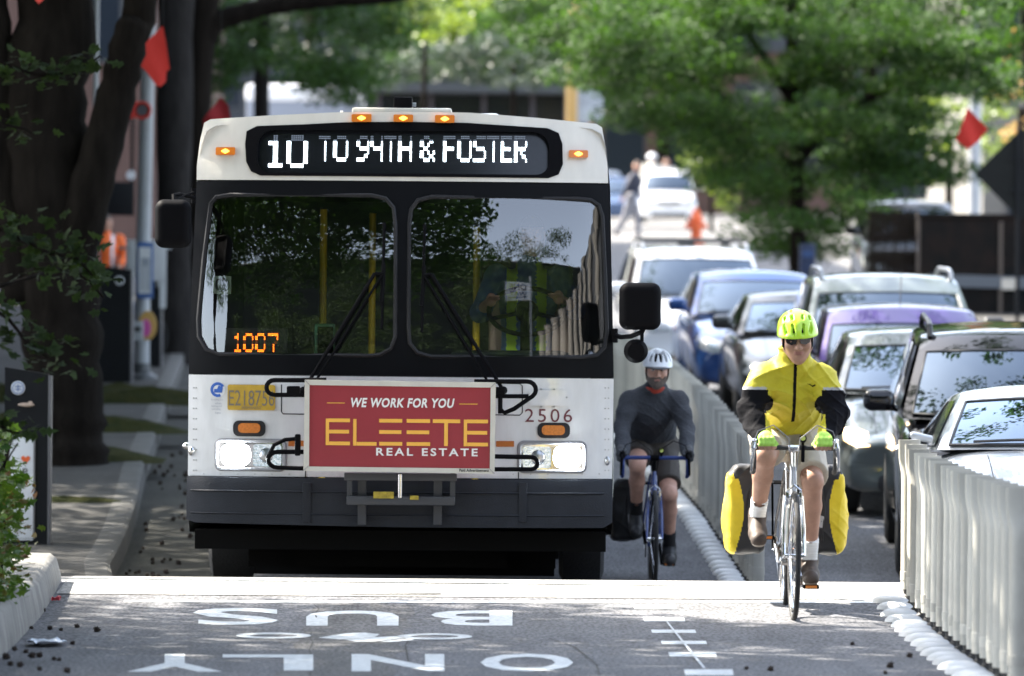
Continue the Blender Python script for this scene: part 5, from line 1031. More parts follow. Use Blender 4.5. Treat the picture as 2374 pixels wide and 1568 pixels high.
simple_person('bus driver in blue shirt and lime safety vest behind the steering wheel', tuple(dv0), dict(pel=(0, 1.6, dz - .38), che=(.01, 1.5, dz + .02), nec=(.02, 1.47, dz + .27), shoL=(-.19, 1.48, dz + .17), shoR=(.21, 1.48, dz + .17), elbL=(-.29, 1.25, dz - .06), elbR=(.31, 1.25, dz - .04), wriL=(-.235, 1.04, dz + .0), wriR=(.22, 1.04, dz + .02)), dict(top=[M_shirt, M_vest], fn=vfn, slv=.35, skin=M_skin2), headc=(.03, 1.42, dz + .43))
# ---- walker far up the street
pw_ = at(1463, 552, 124.); 
simple_person('person in dark jacket and grey trousers striding across the far street', (pw_.x, 124., gz(124.) + .02), dict(pel=(0, 0, .98), che=(.06, 0, 1.28), nec=(.1, 0, 1.48), shoL=(.05, -.18, 1.40), shoR=(.08, .18, 1.40), elbL=(-.1, -.22, 1.15), elbR=(.05, .22, 1.12), wriL=(-.18, -.2, .95), wriR=(.2, .2, .98), hipL=(0, -.09, .93), hipR=(0, .09, .93), kneL=(-.12, -.09, .52), kneR=(.14, .09, .5), ankL=(-.33, -.09, .18), ankR=(.16, .09, .09)), dict(top=[mat('jacket_navy', (.03, .034, .055), .8)], legs=mat('trousers_grey', (.2, .2, .22), .8)), h=.016, headc=(.12, 0, 1.62))
# ---------------------------------------------------------------- lane posts
M_post = mat('post_white', (.50, .485, .43), .5, var=.14, vscale=5); M_postb = mat('post_base_white', (.62, .63, .63), .45, var=.15, vscale=8)
def vary(m, amt):
    n = m.node_tree; b = n.nodes['Principled BSDF']; src = b.inputs['Base Color'].links[0].from_socket; oi = n.nodes.new('ShaderNodeObjectInfo'); mr = n.nodes.new('ShaderNodeMapRange'); mr.inputs['To Min'].default_value = 1 - amt; mr.inputs['To Max'].default_value = 1 + amt * .4
    x = n.nodes.new('ShaderNodeMixRGB'); x.blend_type = 'MULTIPLY'; x.inputs[0].default_value = 1; n.links.new(oi.outputs['Random'], mr.inputs[0]); n.links.new(src, x.inputs[1]); n.links.new(mr.outputs[0], x.inputs[2]); n.links.new(x.outputs[0], b.inputs['Base Color'])
vary(M_post, .3); vary(M_postb, .25)
def make_post():
    g = thing('lane_post', 'white flat topped lane post in the near row beside the cars', 'lane post', (0, 0, 0), 0, 'near row of white lane posts')
    secs = []
    for z, rx, ry in ((.07, .044, .044), (.3, .044, .044), (.64, .043, .043), (.70, .045, .040), (.74, .052, .026), (.78, .058, .016), (.88, .060, .013)):
        secs.append([(rx * math.cos(t), ry * math.sin(t), z) for t in np.linspace(0, 2 * math.pi, 20, endpoint=False)])
    a = MB(); a.loft(secs); p = a.build('tube', M_post, g, 60)
    a = MB(); a.lathe([(.0465, .12), (.0465, .165), (.0435, .167)], n=20); a.build('collar', M_post, p, 40)
    a = MB(); a.lathe([(.05, .0), (.045, .03), (.028, .045), (.032, .075), (.04, .08)], n=16); a.build('foot', M_black, g, 40)
    a = MB(); pr = [(.0, .042), (.05, .040), (.082, .031), (.1, .016), (.104, .0)]; a.lathe([(r_ + 1e-6, z) for r_, z in pr[::-1]], (-.10, -.015, -.004), n=26); a.build('base', M_postb, g, 50)
    return g
post0 = make_post(); near_ys = [30.55 - i * .365 for i in range(19)]; far_ys = [37.6 + i * .375 for i in range(80)]
for i, y in enumerate(near_ys + far_ys):
    o = post0 if i == 0 else copy_tree(post0); nr_ = i < len(near_ys)
    x = 2.165 if nr_ else 1.655 + .8 * float(np.interp(y, [0, 40, 45, 50, 57, 67], [0, 0, -.1, -.3, -.65, -1.3]))
    o.location = (x + rnd.uniform(-.004, .004), y, gz(y) + .002); o.rotation_euler = (R(rnd.uniform(-.3, .3)), R(rnd.uniform(-.35, .35)), R(rnd.uniform(-4, 4)))
    if not nr_:
        o.scale = (1, 1, 1.17); o['label'] = 'white flat topped lane post in the far row between the cyclists and the cars'; o['group'] = 'far row of white lane posts'
post0['label'] = 'cream white flat topped post ending the near row at the crossing, brightest in the sun'
# ---------------------------------------------------------------- left pavement furniture
M_white2 = mat('enamel_white', (.6, .62, .64), .4, var=.1, vscale=4); M_pole = mat('pole_grey', (.34, .36, .38), .5, var=.15, vscale=3); M_totem = mat('totem_black', (.008, .009, .011), .5, spec=.2, var=.3, vscale=4)
M_signblue = mat('sign_blue', (.05, .12, .32), .4); M_paper = mat('paper_white', (.62, .64, .66), .6); M_red = mat('flag_red', (.55, .025, .015), .75); M_redp = mat('sign_red', (.55, .04, .03), .5)
def totem(lbl, x0, x1, ytop, ybot, d, depth, logo):
    a, b = at(x0, ybot, d), at(x1, ytop, d); h = b.z - a.z; w_ = b.x - a.x; zb = gz(d) + H - .01
    g = thing('totem', lbl, 'totem', ((a.x + b.x) / 2, d, zb), 0, 'black street totems'); h = b.z - zb
    q = MB(); q.loft([[(x, y, z) for z in (0,)] + [(x, y, h - (.0 if x > 0 else -.0) - .06 * (x + w_ / 2) / w_)] for x, y in ((-w_ / 2, 0), (w_ / 2, 0), (w_ / 2, depth), (-w_ / 2, depth))] , closed=True, caps=False)
    V = [(-w_ / 2, 0, 0), (w_ / 2, 0, 0), (w_ / 2, depth, 0), (-w_ / 2, depth, 0), (-w_ / 2, 0, h), (w_ / 2, 0, h - .05), (w_ / 2, depth, h - .05), (-w_ / 2, depth, h)]
    q = MB(); q.add(V, [(0, 3, 2, 1), (4, 5, 6, 7), (0, 1, 5, 4), (1, 2, 6, 5), (2, 3, 7, 6), (3, 0, 4, 7)]); q.build('panel', M_totem, g, 30)
    q = MB(); q.box((w_ / 2 + .012, depth / 2, h / 2 - .03), (.022, depth, h - .06), bev=.004); q.build('side_strip', mat('strip_grey', (.12, .12, .125), .4), g)
    return g, w_, h
g, w_, h = totem('black street totem with a round white badge beside the near bush', 8, 112, 852, 1272, 40.5, .12, True)
q = MB(); q.lathe([(.0, -.006), (.046, -.006), (.05, -.002), (.05, .0)], (-.06, 0, h - .15), 'y', 28); o = q.build('badge', M_paper, g)
q = MB(); q.tube([(-.06 + .04 * math.cos(t), -.008, h - .15 + .04 * math.sin(t)) for t in np.linspace(0, 6.283, 24, endpoint=False)], .003, 5, True); q.box((-.06, -.008, h - .14), (.05, .004, .006)); q.box((-.06, -.008, h - .16), (.045, .004, .006)); q.box((-.06, -.008, h - .15), (.006, .004, .05)); q.build('badge_mark', M_signblue, o)
q = MB(); q.ball((.0, -.012, h - .27), .03, sq=(2., .3, .5)); q.ball((.03, -.012, h - .255), .016, sq=(1., .4, .7)); q.build('sticker', mat('sticker_cream', (.5, .38, .3), .6, var=.5, vscale=40), g)
q = MB(); q.box((-.03, -.008, .42), (.17, .012, .75), bev=.004); o = q.build('notice', M_paper, g)
q = MB(); q.tube([(-.12, -.012, .8), (.062, -.012, .8), (.062, -.012, .06), (-.12, -.012, .06)], .007, 5, True); q.build('notice_frame', MATS['strip_grey'], o)
hp_ = [(.0, -.035), (-.032, .0), (-.03, .018), (-.015, .024), (0, .01), (.015, .024), (.03, .018), (.032, .0)]; q = MB(); q.prism([(x - .0, z + .63) for x, z in hp_], -.018, -.0145); q.build('heart', mat('heart_orange', (.7, .12, .03), .5), o)
text_obj('notice_letter', 'P', -.02, .51, .055, M_black, o, y=-.0145)
g, w_, h = totem('tall black street totem with a small white disc beside the white pole', 226, 303, 616, 905, 67., .25, True)
q = MB(); q.lathe([(.0, -.008), (.05, -.008), (.055, 0)], (.06, 0, h - .18), 'y', 24); o = q.build('badge', M_paper, g); q = MB(); q.lathe([(0, -.01), (.03, -.01), (.03, -.008)], (.06, 0, h - .18), 'y', 20); q.build('badge_mark', MATS['strip_grey'], o)
g, w_, h = totem('narrow black street totem behind the timetable signs', 338, 372, 630, 858, 72., .2, False)
# lamp post with timetable signs
d = 68.; zb = gz(d) + H; x = at(335, 700, d).x; top = at(345, -60, d).z
lp = thing('lamp_post', 'pale grey lamp post rising beside the black totem with timetables on it', 'lamp post', (x, d, zb))
q = MB(); q.tube([(-.03, 0, 0), (-.02, 0, 1.6), (.02, 0, 4.), (.05, 0, top - zb + 1.5)], [.095, .09, .085, .08], 16); q.build('pole', M_pole, lp, 60)
q = MB(); q.lathe([(.2, 0), (.19, .05), (.11, .09), (.1, .2)], (-.03, 0, 0)); q.build('pole_base', mat('pole_foot', (.06, .065, .07), .5), lp)
q = MB(); q.tube([(.05, 0, top - zb + 1.4), (.5, -.1, top - zb + 1.9), (1.4, -.3, top - zb + 2.)], .05, 8); q.box((1.7, -.35, top - zb + 2.), (.7, .3, .12), bev=.03); q.build('lamp_head', M_pole, lp)
def board(nm, lbl, x0, y0, x1, y1, d, m, th=.03, cat='sign', grp=None, parent=None):
    a, b = at(x0, y1, d), at(x1, y0, d); q = MB(); q.box((0, 0, 0), (b.x - a.x, th, b.z - a.z), bev=.004); o = q.build(nm, m, None); o.location = ((a.x + b.x) / 2, d, (a.z + b.z) / 2)
    if lbl: tag(o, lbl, cat, grp)
    return o, b.x - a.x, b.z - a.z
o, w_, h = board('timetable_sign', 'white timetable sign with a blue border on the lamp post', 318, 562, 356, 692, 67.8, M_signblue, grp='signs on the lamp post'); q = MB(); q.box((-.005, -.018, .0), (w_ - .05, .006, h - .12)); p = q.build('sheet', M_paper, o)
q = MB(); q.box((.0, -.022, .1), (w_ - .09, .003, .1)); q.box((-.03, -.022, -.1), (.03, .003, .3)); q.box((.03, -.022, -.1), (.03, .003, .3)); q.build('print', mat('print_grey', (.3, .33, .38), .6), p)
for nm, lb, bx_, dd in (('blank_sign', 'plain white upright board left of the timetable sign', (291, 556, 316, 640), 68.3), ('blank_sign', 'plain white board right of the timetable sign, stepped narrower at its foot', (346, 556, 386, 652), 69.)):
    o, w_, h = board(nm, lb, *bx_, dd, M_white2, grp='signs on the lamp post')
    q = MB(); q.box((0, .03, -h / 2 - .02), (.04, .03, .1)); q.box((0, .1, h / 2 - .1), (.3, .2, .03)); q.build('bracket', M_pole, o)
    if bx_[0] > 340: q = MB(); q.box((w_ / 2 - .04, 0, -h / 2 - .16), (.08, .03, .34)); q.build('side_tail', M_white2, o)
o, w_, h = board('ticket_box', 'grey box fixed low on the lamp post', 308, 745, 332, 790, 67.75, M_pole, .12, 'box'); q = MB(); q.box((0, -.065, .02), (w_ * .6, .006, .06)); q.build('slot', M_black, o)
c = at(342, 755, 67.9); rs_ = thing('round_sticker_sign', 'round orange and pink sign leaning out behind the lamp post', 'sign', tuple(c)); q = MB(); q.lathe([(.0, -.012), (.15, -.012), (.155, .0), (.15, .012), (0, .012)], axis='y', n=28); o = q.build('disc', mat('disc_orange', (.5, .3, .08), .6), rs_); o.scale = (.72, 1, 1.15); q = MB(); q.lathe([(0, -.02), (.085, -.02), (.09, -.013)], axis='y', n=24); o = q.build('disc_centre', mat('disc_pink', (.5, .08, .3), .6), rs_); o.scale = (.7, 1, 1.2); o.location = (-.02, 0, -.03)
c = at(330, 256, 67.7); rs_ = thing('prohibition_sign', 'small red ring sign high on the lamp post', 'sign', tuple(c), 0, 'signs on the lamp post'); q = MB(); q.lathe([(.075, -.012), (.1, -.016), (.112, -.008), (.112, .01)], axis='y', n=28, caps=False); q.build('ring', M_redp, rs_); q = MB(); q.lathe([(0, -.01), (.08, -.01)], axis='y', n=24); o = q.build('face', M_paper, rs_); q = MB(); q.lathe([(.03, -.014), (.045, -.014)], axis='y', n=20, caps=False); q.build('mark', MATS['print_grey'], rs_)
# thin pole and dark sign
pp = thing('sign_pole', 'thin grey pole between the big leaning trunk and the black totem', 'pole', (at(214, 880, 60).x, 60, gz(60) + H)); q = MB(); q.tube([(0, 0, 0), (0.02, 0, 6)], .03, 10); q.build('pole', M_pole, pp)
o, w_, h = board('dark_signboard', 'dark hanging signboard with small white emblems behind the lamp post', 236, 422, 312, 500, 84, M_totem, .06, 'sign'); q = MB(); q.lathe([(0, -.035), (.09, -.035), (.09, -.03)], (-w_ / 2 + .08, 0, h / 2 - .04), 'y', 20); q.lathe([(0, -.035), (.07, -.035), (.07, -.03)], (w_ / 2 - .05, 0, h / 2 + .1), 'y', 20); q.build('emblem', M_paper, o)
q = MB(); q.box((w_ / 2 - .04, .02, .6), (.05, .04, 1.6)); q.build('hanger', M_totem, o)
# parked blue bicycle behind the pole
bk = copy_tree(bike2); bk.location = (at(243, 850, 74).x, 73.5, gz(73.5) + H); bk.rotation_euler = (0, 0, R(118)); bk['label'] = 'blue parked hire bicycle standing behind the thin grey pole'; bk['category'] = 'bicycle'
op = at(246, 640, 82); simple_person('person in an orange safety vest behind the tall black totem', (op.x, 82, gz(82) + H), dict(pel=(0, 0, .95), che=(0, -.02, 1.25), nec=(0, 0, 1.44), shoL=(-.19, 0, 1.36), shoR=(.19, 0, 1.36), elbL=(-.27, -.05, 1.1), elbR=(.27, -.05, 1.1), wriL=(-.22, -.25, .98), wriR=(.22, -.25, .98), hipL=(-.09, 0, .9), hipR=(.09, 0, .9), kneL=(-.1, -.04, .5), kneR=(.1, 0, .5), ankL=(-.1, 0, .09), ankR=(.1, .03, .09)), dict(top=[mat('vest_orange', (.8, .14, .02), .7), M_paper], fn=lambda C: ((np.abs(np.abs(C[:, 0]) - .1) < .025)).astype(int), legs=mat('trousers_dark', (.03, .03, .04), .8)), h=.016, headc=(0, -.02, 1.60))
# ---------------------------------------------------------------- red flags
def flag(lbl, pts, d, fold=.02, m=None):
    P = [at(x, y, d) for x, y in pts]; c = sum(P, Vector()) / len(P); g = thing('red_flag', lbl, 'flag', tuple(c), 0, 'red flags hanging over the street')
    bm = flat_panel([(p.x - c.x, p.z - c.z) for p in P], (), .06)
    for v in bm.verts: v.co.y = fold * math.sin(v.co.x * 22 + v.co.z * 9)
    ex = bmesh.ops.extrude_face_region(bm, geom=bm.faces[:]); [setattr(v.co, 'y', v.co.y + .004) for v in ex['geom'] if isinstance(v, bmesh.types.BMVert)]
    me = bpy.data.meshes.new('cloth'); bm.to_mesh(me); bm.free(); link('cloth', me, m or M_red, g, 60)
    t = max(P, key=lambda p: p.z) - c; q = MB(); q.tube([t, t + Vector((0, .01, 3.5))], .004, 5); q.build('cord', M_black, g)
M_flag2 = mat('flag_dark_red', (.33, .015, .02), .75)
flag('large bright red flag in front of the pale lamp post', [(303, 131), (378, 60), (385, 100), (393, 160), (386, 166), (384, 190), (372, 202), (362, 198), (340, 168)], 55)
flag('dark red flag showing just above the bus roof corner', [(470, 278), (512, 226), (530, 245), (538, 290), (520, 330), (480, 330)], 62, m=M_flag2)
flag('red flag in front of the green tree at right, above the dark diamond sign', [(2217, 325), (2243, 250), (2291, 300), (2268, 328), (2244, 347)], 66)
flag('small red flag behind the lamp post next to the ring sign', [(300, 245), (305, 226), (322, 240), (330, 262), (318, 273), (301, 275)], 70)
flag('pale red flag tip cut off by the top edge of the picture at left', [(75, -20), (112, -20), (100, 0), (90, 9), (82, 0)], 48, m=mat('flag_pale', (.7, .06, .04), .75))
# ---------------------------------------------------------------- right side: hoarding, diamond sign, poles
d = 91.; a, b = at(2012, 700, d), at(2125, 492, d); zb = gz(d)
M_timb = mat('timber_dark', (.016, .011, .008), .9, spec=.1, var=.5, vscale=5, bump=.3, stretch=(6, 6, .5)); M_timb2 = mat('timber_stained', (.016, .011, .009), .9, spec=.1, var=.75, vscale=2.2, col2=(.006, .008, .008), bump=.3)
hd = thing('timber_hoarding', 'dark weathered timber hoarding with a grey rail and a white plate', 'hoarding', (a.x, d, zb)); hh = b.z - zb; w1 = b.x - a.x
q = MB()
for i in range(9):
    ww = w1 / 9; q.box((ww * (i + .5), .02 * (i % 2), hh / 2 + rnd.uniform(-.02, .02)), (ww - .012, .05, hh), bev=.006)
q.build('board_panel', M_timb, hd); q = MB(); q.box((w1 + 1.6, -.1 - .0, hh / 2 - .06), (3.2, .12, hh - .05)); q.box((w1 + 1.6, -.14, hh - .06), (3.2, .1, .07)); q.build('side_panel', M_timb2, hd)
q = MB(); q.box((w1 + .02, -.13, hh / 2), (.05, .1, hh)); q.build('batten', mat('batten', (.09, .07, .055), .8), hd)
for x in (1.35, 2.6): q = MB(); q.box((w1 + x, -.175, hh / 2 - .1), (.06, .04, hh - .1)); q.build('batten', MATS['batten'], hd)
zr = at(2200, 655, d).z - zb; q = MB(); q.box((w1 + 1.7, -.19, zr), (3., .05, .2), Matrix.Rotation(R(1.2), 3, 'Y')); q.build('rail', mat('rail_grey', (.09, .1, .115), .5), hd); q = MB(); q.box((at(2336, 655, d).x - a.x, -.225, zr - .02), (.24, .02, .18)); q.build('plate', mat('plate_cream', (.55, .5, .42), .5, var=.2, vscale=10), hd)
d = 87.; c = at(2368, 404, d); ds = thing('diamond_sign', 'dark back of a diamond shaped road sign on a post at the right edge', 'sign', (c.x, d, gz(d) + H))
r_ = 113 / FPX * d; zc = c.z - gz(d) - H; q = MB(); q.prism([(0 + (r_ - .03) * sx_ + .0, zc + (r_ - .03) * sz_) for sx_, sz_ in ((1, 0), (0, 1), (-1, 0), (0, -1))], -.004, .004); q.build('plate', mat('sign_back', (.012, .013, .012), .7, spec=.15, var=.2, vscale=3), ds); q = MB(); q.box((-.05, -.03, (zc + .7) / 2), (.06, .04, zc + .9)); q.build('post', M_totem, ds); q = MB(); [q.box((-.05, -.055, zc + z), (.24, .02, .04)) for z in (-.25, .25)]; q.build('clamp', M_totem, ds)
gp = thing('grey_pole', 'light grey street pole behind the diamond sign', 'pole', (at(2258, 470, 112).x, 112, gz(112))); q = MB(); q.tube([(0, 0, 0), (.03, 0, 9)], [.13, .11], 12); q.build('pole', M_pole, gp); q = MB(); q.lathe([(.22, 0), (.2, .1), (.14, .16)]); q.build('pole_base', M_pole, gp)
# one way sign right of the viewpoint: the bus windshield mirrors it
sp = thing('one_way_sign', 'white one way sign on a tall pole right of the viewpoint', 'sign', (2.35, 22.8, 0), R(180)); q = MB(); q.box((0, 0, 5.06), (1.0, .02, .62), bev=.004); pl_ = q.build('plate', M_paper, sp)
q = MB(); q.tube([(-.55, .08, 0), (-.55, .08, 5.6)], .05, 10); q.box((-.3, .04, 5.1), (.6, .05, .06)); q.build('pole', M_pole, sp)
text_obj('sign_word', 'ONE', -.36, 5.12, .19, M_black, pl_, y=-.011, width=.7, bold=.02); text_obj('sign_word', 'WAY', -.36, 4.93, .15, M_black, pl_, y=-.011, width=.7, bold=.02)
q = MB(); q.prism([(-.4, 4.85), (-.24, 4.91), (-.24, 4.87), (.38, 4.87), (.38, 4.83), (-.24, 4.83), (-.24, 4.79)], -.016, -.012); q.build('arrow', M_black, pl_)
# hydrant and bin on the far corner
c = at(1614, 545, 121); hy = thing('hydrant', 'orange hydrant on the sunlit far corner', 'hydrant', (c.x, 121, c.z)); M_or = mat('hydrant_orange', (.75, .13, .03), .5); hy.location.z = gz(121) 
q = MB(); q.lathe([(.17, 0), (.17, .05), (.11, .07), (.105, .5), (.14, .52), (.14, .58), (.11, .6), (.1, .68), (.05, .76), (.03, .82), (0, .83)], n=20); q.build('barrel', M_or, hy); 
for sx in (-1, 1): q = MB(); q.cyl((sx * .08, 0, .42), (sx * .21, 0, .42), .06, 12); q.build('outlet', M_or, hy)
q = MB(); q.cyl((0, -.08, .4), (0, -.2, .4), .075, 12); q.build('outlet', M_or, hy)
hy.scale = (1.1, 1.1, 1.0)
mb = thing('mailbox', 'dark blue street box at the foot of the big right tree', 'mailbox', (at(1868, 600, 94).x, 93.5, gz(93.5))); q = MB(); q.box((0, 0, .68), (.26, .3, .9), bev=.05); q.build('box', mat('box_blue', (.012, .025, .07), .5), mb); q = MB(); [q.box((x, y, .12), (.05, .05, .24)) for x in (-.1, .1) for y in (-.1, .1)]; q.build('stand', M_totem, mb); q = MB(); q.box((0, -.16, .95), (.18, .02, .1)); q.build('flap', mat('flap_blue', (.03, .07, .18), .4), mb)
# pale figures behind the white car
for px, lb, capm, hgt in ((1512, 'person in pale clothing and a white cap behind the white far car', M_paper, 1.0), (1545, 'person in pale clothing without a cap behind the white far car', None, .94)):
    p_ = at(px, 375, 196); g = simple_person(lb, (p_.x, 196, gz(196) + .25), dict(pel=(0, 0, .98), che=(0, 0, 1.28), nec=(0, 0, 1.48), shoL=(-.19, 0, 1.4), shoR=(.19, 0, 1.4), elbL=(-.26, 0, 1.14), elbR=(.26, 0, 1.14), wriL=(-.25, -.1, .92), wriR=(.25, -.1, .92), hipL=(-.09, 0, .93), hipR=(.09, 0, .93), kneL=(-.1, 0, .5), kneR=(.1, 0, .5), ankL=(-.1, 0, .09), ankR=(.1, 0, .09)), dict(top=[mat('top_pale', (.6, .57, .5), .8)], legs=MATS['trousers_grey']), h=.02, headc=(0, 0, 1.63)); g.scale = (1.25, 1.25, 1.18 * hgt)
    if capm: q = MB(); q.ball((0, 0, 1.68), .14, sq=(1, 1.1, .8)); q.build('cap', capm, g)
# ---------------------------------------------------------------- buildings
M_fac = mat('facade_dark', (.03, .034, .042), .7, var=.3, vscale=.4); M_fac2 = mat('facade_brick', (.13, .075, .06), .85, var=.3, vscale=1.2); M_win = mat('window_glass', (.02, .026, .035), .06); M_fascia = mat('fascia_grey', (.045, .052, .058), .6); M_pale = mat('facade_pale', (.13, .125, .115), .8, var=.15, vscale=.6)
def building(nm, lbl, x0, x1, y, dep, h, mw, nx, nz, zb=None, win=(.6, .6), base=0.):
    zb = gz(y) - .3 if zb is None else zb; g = thing(nm, lbl, 'building', ((x0 + x1) / 2, y, zb)); W_ = x1 - x0
    q = MB(); q.box((0, dep / 2, h / 2), (W_, dep, h)); q.build('wall', mw, g, 20); q = MB(); q.box((0, dep / 2, h + .15), (W_ + .4, dep + .4, .3)); q.build('roof', M_fascia, g)
    cw, ch = W_ / nx, (h - base) / nz
    for i in range(nx):
        for j in range(nz):
            q = MB(); cx, cz = -W_ / 2 + cw * (i + .5), base + ch * (j + .5); q.box((cx, -.03, cz), (cw * win[0] + .16, .1, ch * win[1] + .16)); wd = q.build('window', mat('window_frame', (.05, .052, .055), .6), g); q = MB(); q.box((cx, -.085, cz), (cw * win[0], .02, ch * win[1])); q.build('pane', M_win, wd)
    return g
pv = at(1100, 195, 150); zb = gz(150)
g = thing('pavilion', 'low dark glazed pavilion with a grey fascia beyond the bus roof', 'building', (at(1095, 300, 150).x, 150, zb)); Hh = pv.z - zb
q = MB(); q.box((0, 2.5, Hh - .12), (5.6, 6, .26)); q.build('fascia', M_fascia, g); q = MB(); q.box((0, 3., Hh / 2 - .1), (5.2, 4.6, Hh - .3)); q.build('glazing', mat('pavilion_glass', (.010, .014, .018), .2, var=.4, vscale=.6), g)
for x in (-2.5, -1.1, .3, 1.6, 2.5): q = MB(); q.box((x, .1, Hh / 2 - .1), (.12, .14, Hh - .2)); q.build('column', mat('column_mauve', (.05, .045, .055), .7), g)
g = thing('ochre_column', 'ochre street column beside the blurred pale banner', 'column', (at(1325, 300, 132).x, 132, gz(132))); q = MB(); q.box((0, 0, 2.5), (.26, .26, 5.3), bev=.03); q.build('shaft', mat('ochre', (.45, .29, .1), .7), g); q = MB(); q.ball((.22, -.02, 5.2), .3, sq=(1, .6, .9)); q.build('head', mat('ochre_head', (.5, .3, .14), .7), g)
o, w_, h = board('banner', 'pale grey blue banner beside the ochre column', 1345, 205, 1398, 285, 131, mat('banner_pale', (.36, .4, .44), .7, var=.4, vscale=2.5), .05, 'banner'); q = MB(); q.box((-w_ / 2 - .04, 0, -2.2), (.06, .06, 6.)); q.build('mast', M_pole, o)
g = thing('white_box_van', 'white roofed grey box van behind the trees above the bus', 'van', (at(702, 230, 168).x, 168, gz(168))); Hh = at(702, 197, 168).z - gz(168)
q = MB(); q.box((0, 3, Hh / 2 + .3), (3.35, 6, Hh - .75), bev=.05); q.build('box', mat('van_grey', (.22, .24, .28), .5), g); q = MB(); q.box((0, 3, Hh - .25), (3.4, 6.1, .5), bev=.12); q.build('roof', mat('van_white', (.8, .8, .8), .5), g)
for x in (-1.3, 1.3): q = MB(); q.lathe([(.1, -.12), (.5, -.12), (.5, .12), (.1, .12)], (x, 1.2, .5), 'x'); q.build('wheel', M_tyre, g)
q = MB(); q.box((0, -.05, 1.6), (2.6, .08, 1.0)); q.build('windshield', M_win, g)
building('office_block', 'large dark office block closing the far end of the street', -26, 30, 262, 20, 34, M_fac, 16, 8)
building('sky_block_building', 'unseen dark building added behind the left pavement trees to block sun and sky', -24, -9.2, 53, 40, 14, M_fac, 4, 3)  # added out of view to cut sun and sky light on the left
building('corner_building', 'dark building with brick base behind the leaning tree at left', -22, -6.6, 104, 24, 16, M_fac2, 5, 4, win=(.55, .5), base=3.5)
building('stone_building', 'pale stone building behind the trees at the right edge', 12.5, 30, 150, 20, 18, M_pale, 5, 5)
building('brick_shop', 'low reddish brick shop behind the far parked cars', 3.2, 14, 232, 10, 7, M_fac2, 4, 1, base=.4)
# ---------------------------------------------------------------- trees
M_bark = mat('bark_dark', (.013, .0105, .0085), 1., spec=.08, var=.6, vscale=9, bump=1., bscale=16, stretch=(1, 1, .22)); M_bark2 = mat('bark_grey', (.026, .024, .023), 1., spec=.1, var=.5, vscale=7, bump=.9, bscale=14, stretch=(1, 1, .3))
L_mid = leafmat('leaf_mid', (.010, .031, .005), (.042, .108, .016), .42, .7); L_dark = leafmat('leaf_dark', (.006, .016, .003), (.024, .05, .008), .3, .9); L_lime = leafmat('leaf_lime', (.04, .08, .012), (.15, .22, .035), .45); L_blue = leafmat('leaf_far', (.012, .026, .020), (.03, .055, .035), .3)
L_red = leafmat('leaf_autumn', (.06, .10, .02), (.20, .09, .04), .3); L_near = leafmat('leaf_bush', (.03, .085, .015), (.13, .21, .04), .4)
def leaves(clumps, per, size, lobed=False, flat=.5, droop=.3):
    """clumps: (centre, radius); returns vertices, quads, tones"""
    C, Rr, T = [], [], []
    for c, r in clumps:
        n = max(3, int(per * r * r)) if per > 0 else int(-per); p = nr.normal(size=(n, 3)); p /= np.linalg.norm(p, axis=1)[:, None]; p *= (nr.random(n) ** .45)[:, None]
        C.append(np.array(c) + p * np.array((r, r, r * flat))); T.append(np.clip(nr.normal(.5 + nr.normal(0, .13), .2, n), 0, 1))
    C = np.concatenate(C); T = np.concatenate(T); n = len(C)
    u = nr.normal(size=(n, 3)); u[:, 2] *= .45; u /= np.linalg.norm(u, axis=1)[:, None]; w_ = nr.normal(size=(n, 3)); w_[:, 2] += 1.4; v = np.cross(w_, u); v /= np.linalg.norm(v, axis=1)[:, None]; nn = np.cross(u, v)
    s = size * nr.uniform(.6, 1.3, n)[:, None]
    if lobed:
        prof = [(-.5, 0), (-.25, .42), (-.12, .2), (.12, .5), (.18, .22), (.62, .0), (.18, -.22), (.12, -.5), (-.12, -.2), (-.25, -.42)]; k = len(prof)
        V = np.stack([C + u * s * a + v * s * b * .9 - nn * s * droop * abs(b) * .6 for a, b in prof], 1).reshape(-1, 3); base = np.arange(n)[:, None] * k
        F = np.concatenate([base + np.array(q) for q in ((0, 1, 2, 9), (9, 2, 8, 9), (2, 3, 4, 8), (8, 4, 6, 7), (4, 5, 6, 8))]); T2 = np.tile(T, 5)
        F = np.concatenate([base + np.array(q) for q in ((0, 1, 2, 8), (8, 9, 0, 2), (2, 3, 4, 6), (6, 7, 8, 2), (4, 5, 6, 2))]); return V, F, T2
    V = np.stack([C - u * s * .5, C + v * s * .32 - nn * s * .08, C + u * s * .5, C - v * s * .32 - nn * s * .08], 1).reshape(-1, 3); F = np.arange(4 * n).reshape(n, 4); return V, F, T
def inside(poly, x, y):
    r = False; j = len(poly) - 1
    for i in range(len(poly)):
        (xi, yi), (xj, yj) = poly[i], poly[j]
        if (yi > y) != (yj > y) and x < (xj - xi) * (y - yi) / (yj - yi) + xi: r = not r
        j = i
    return r
def px_clumps(poly, d, dd, n, r0, r1, seed):
    g_ = random.Random(seed); xs = [p[0] for p in poly]; ys_ = [p[1] for p in poly]; out = []
    while len(out) < n:
        x, y = g_.uniform(min(xs), max(xs)), g_.uniform(min(ys_), max(ys_))
        if inside(poly, x, y): q = d + g_.uniform(-dd, dd); out.append((tuple(at(x, y, q)), g_.uniform(r0, r1)))
    return out
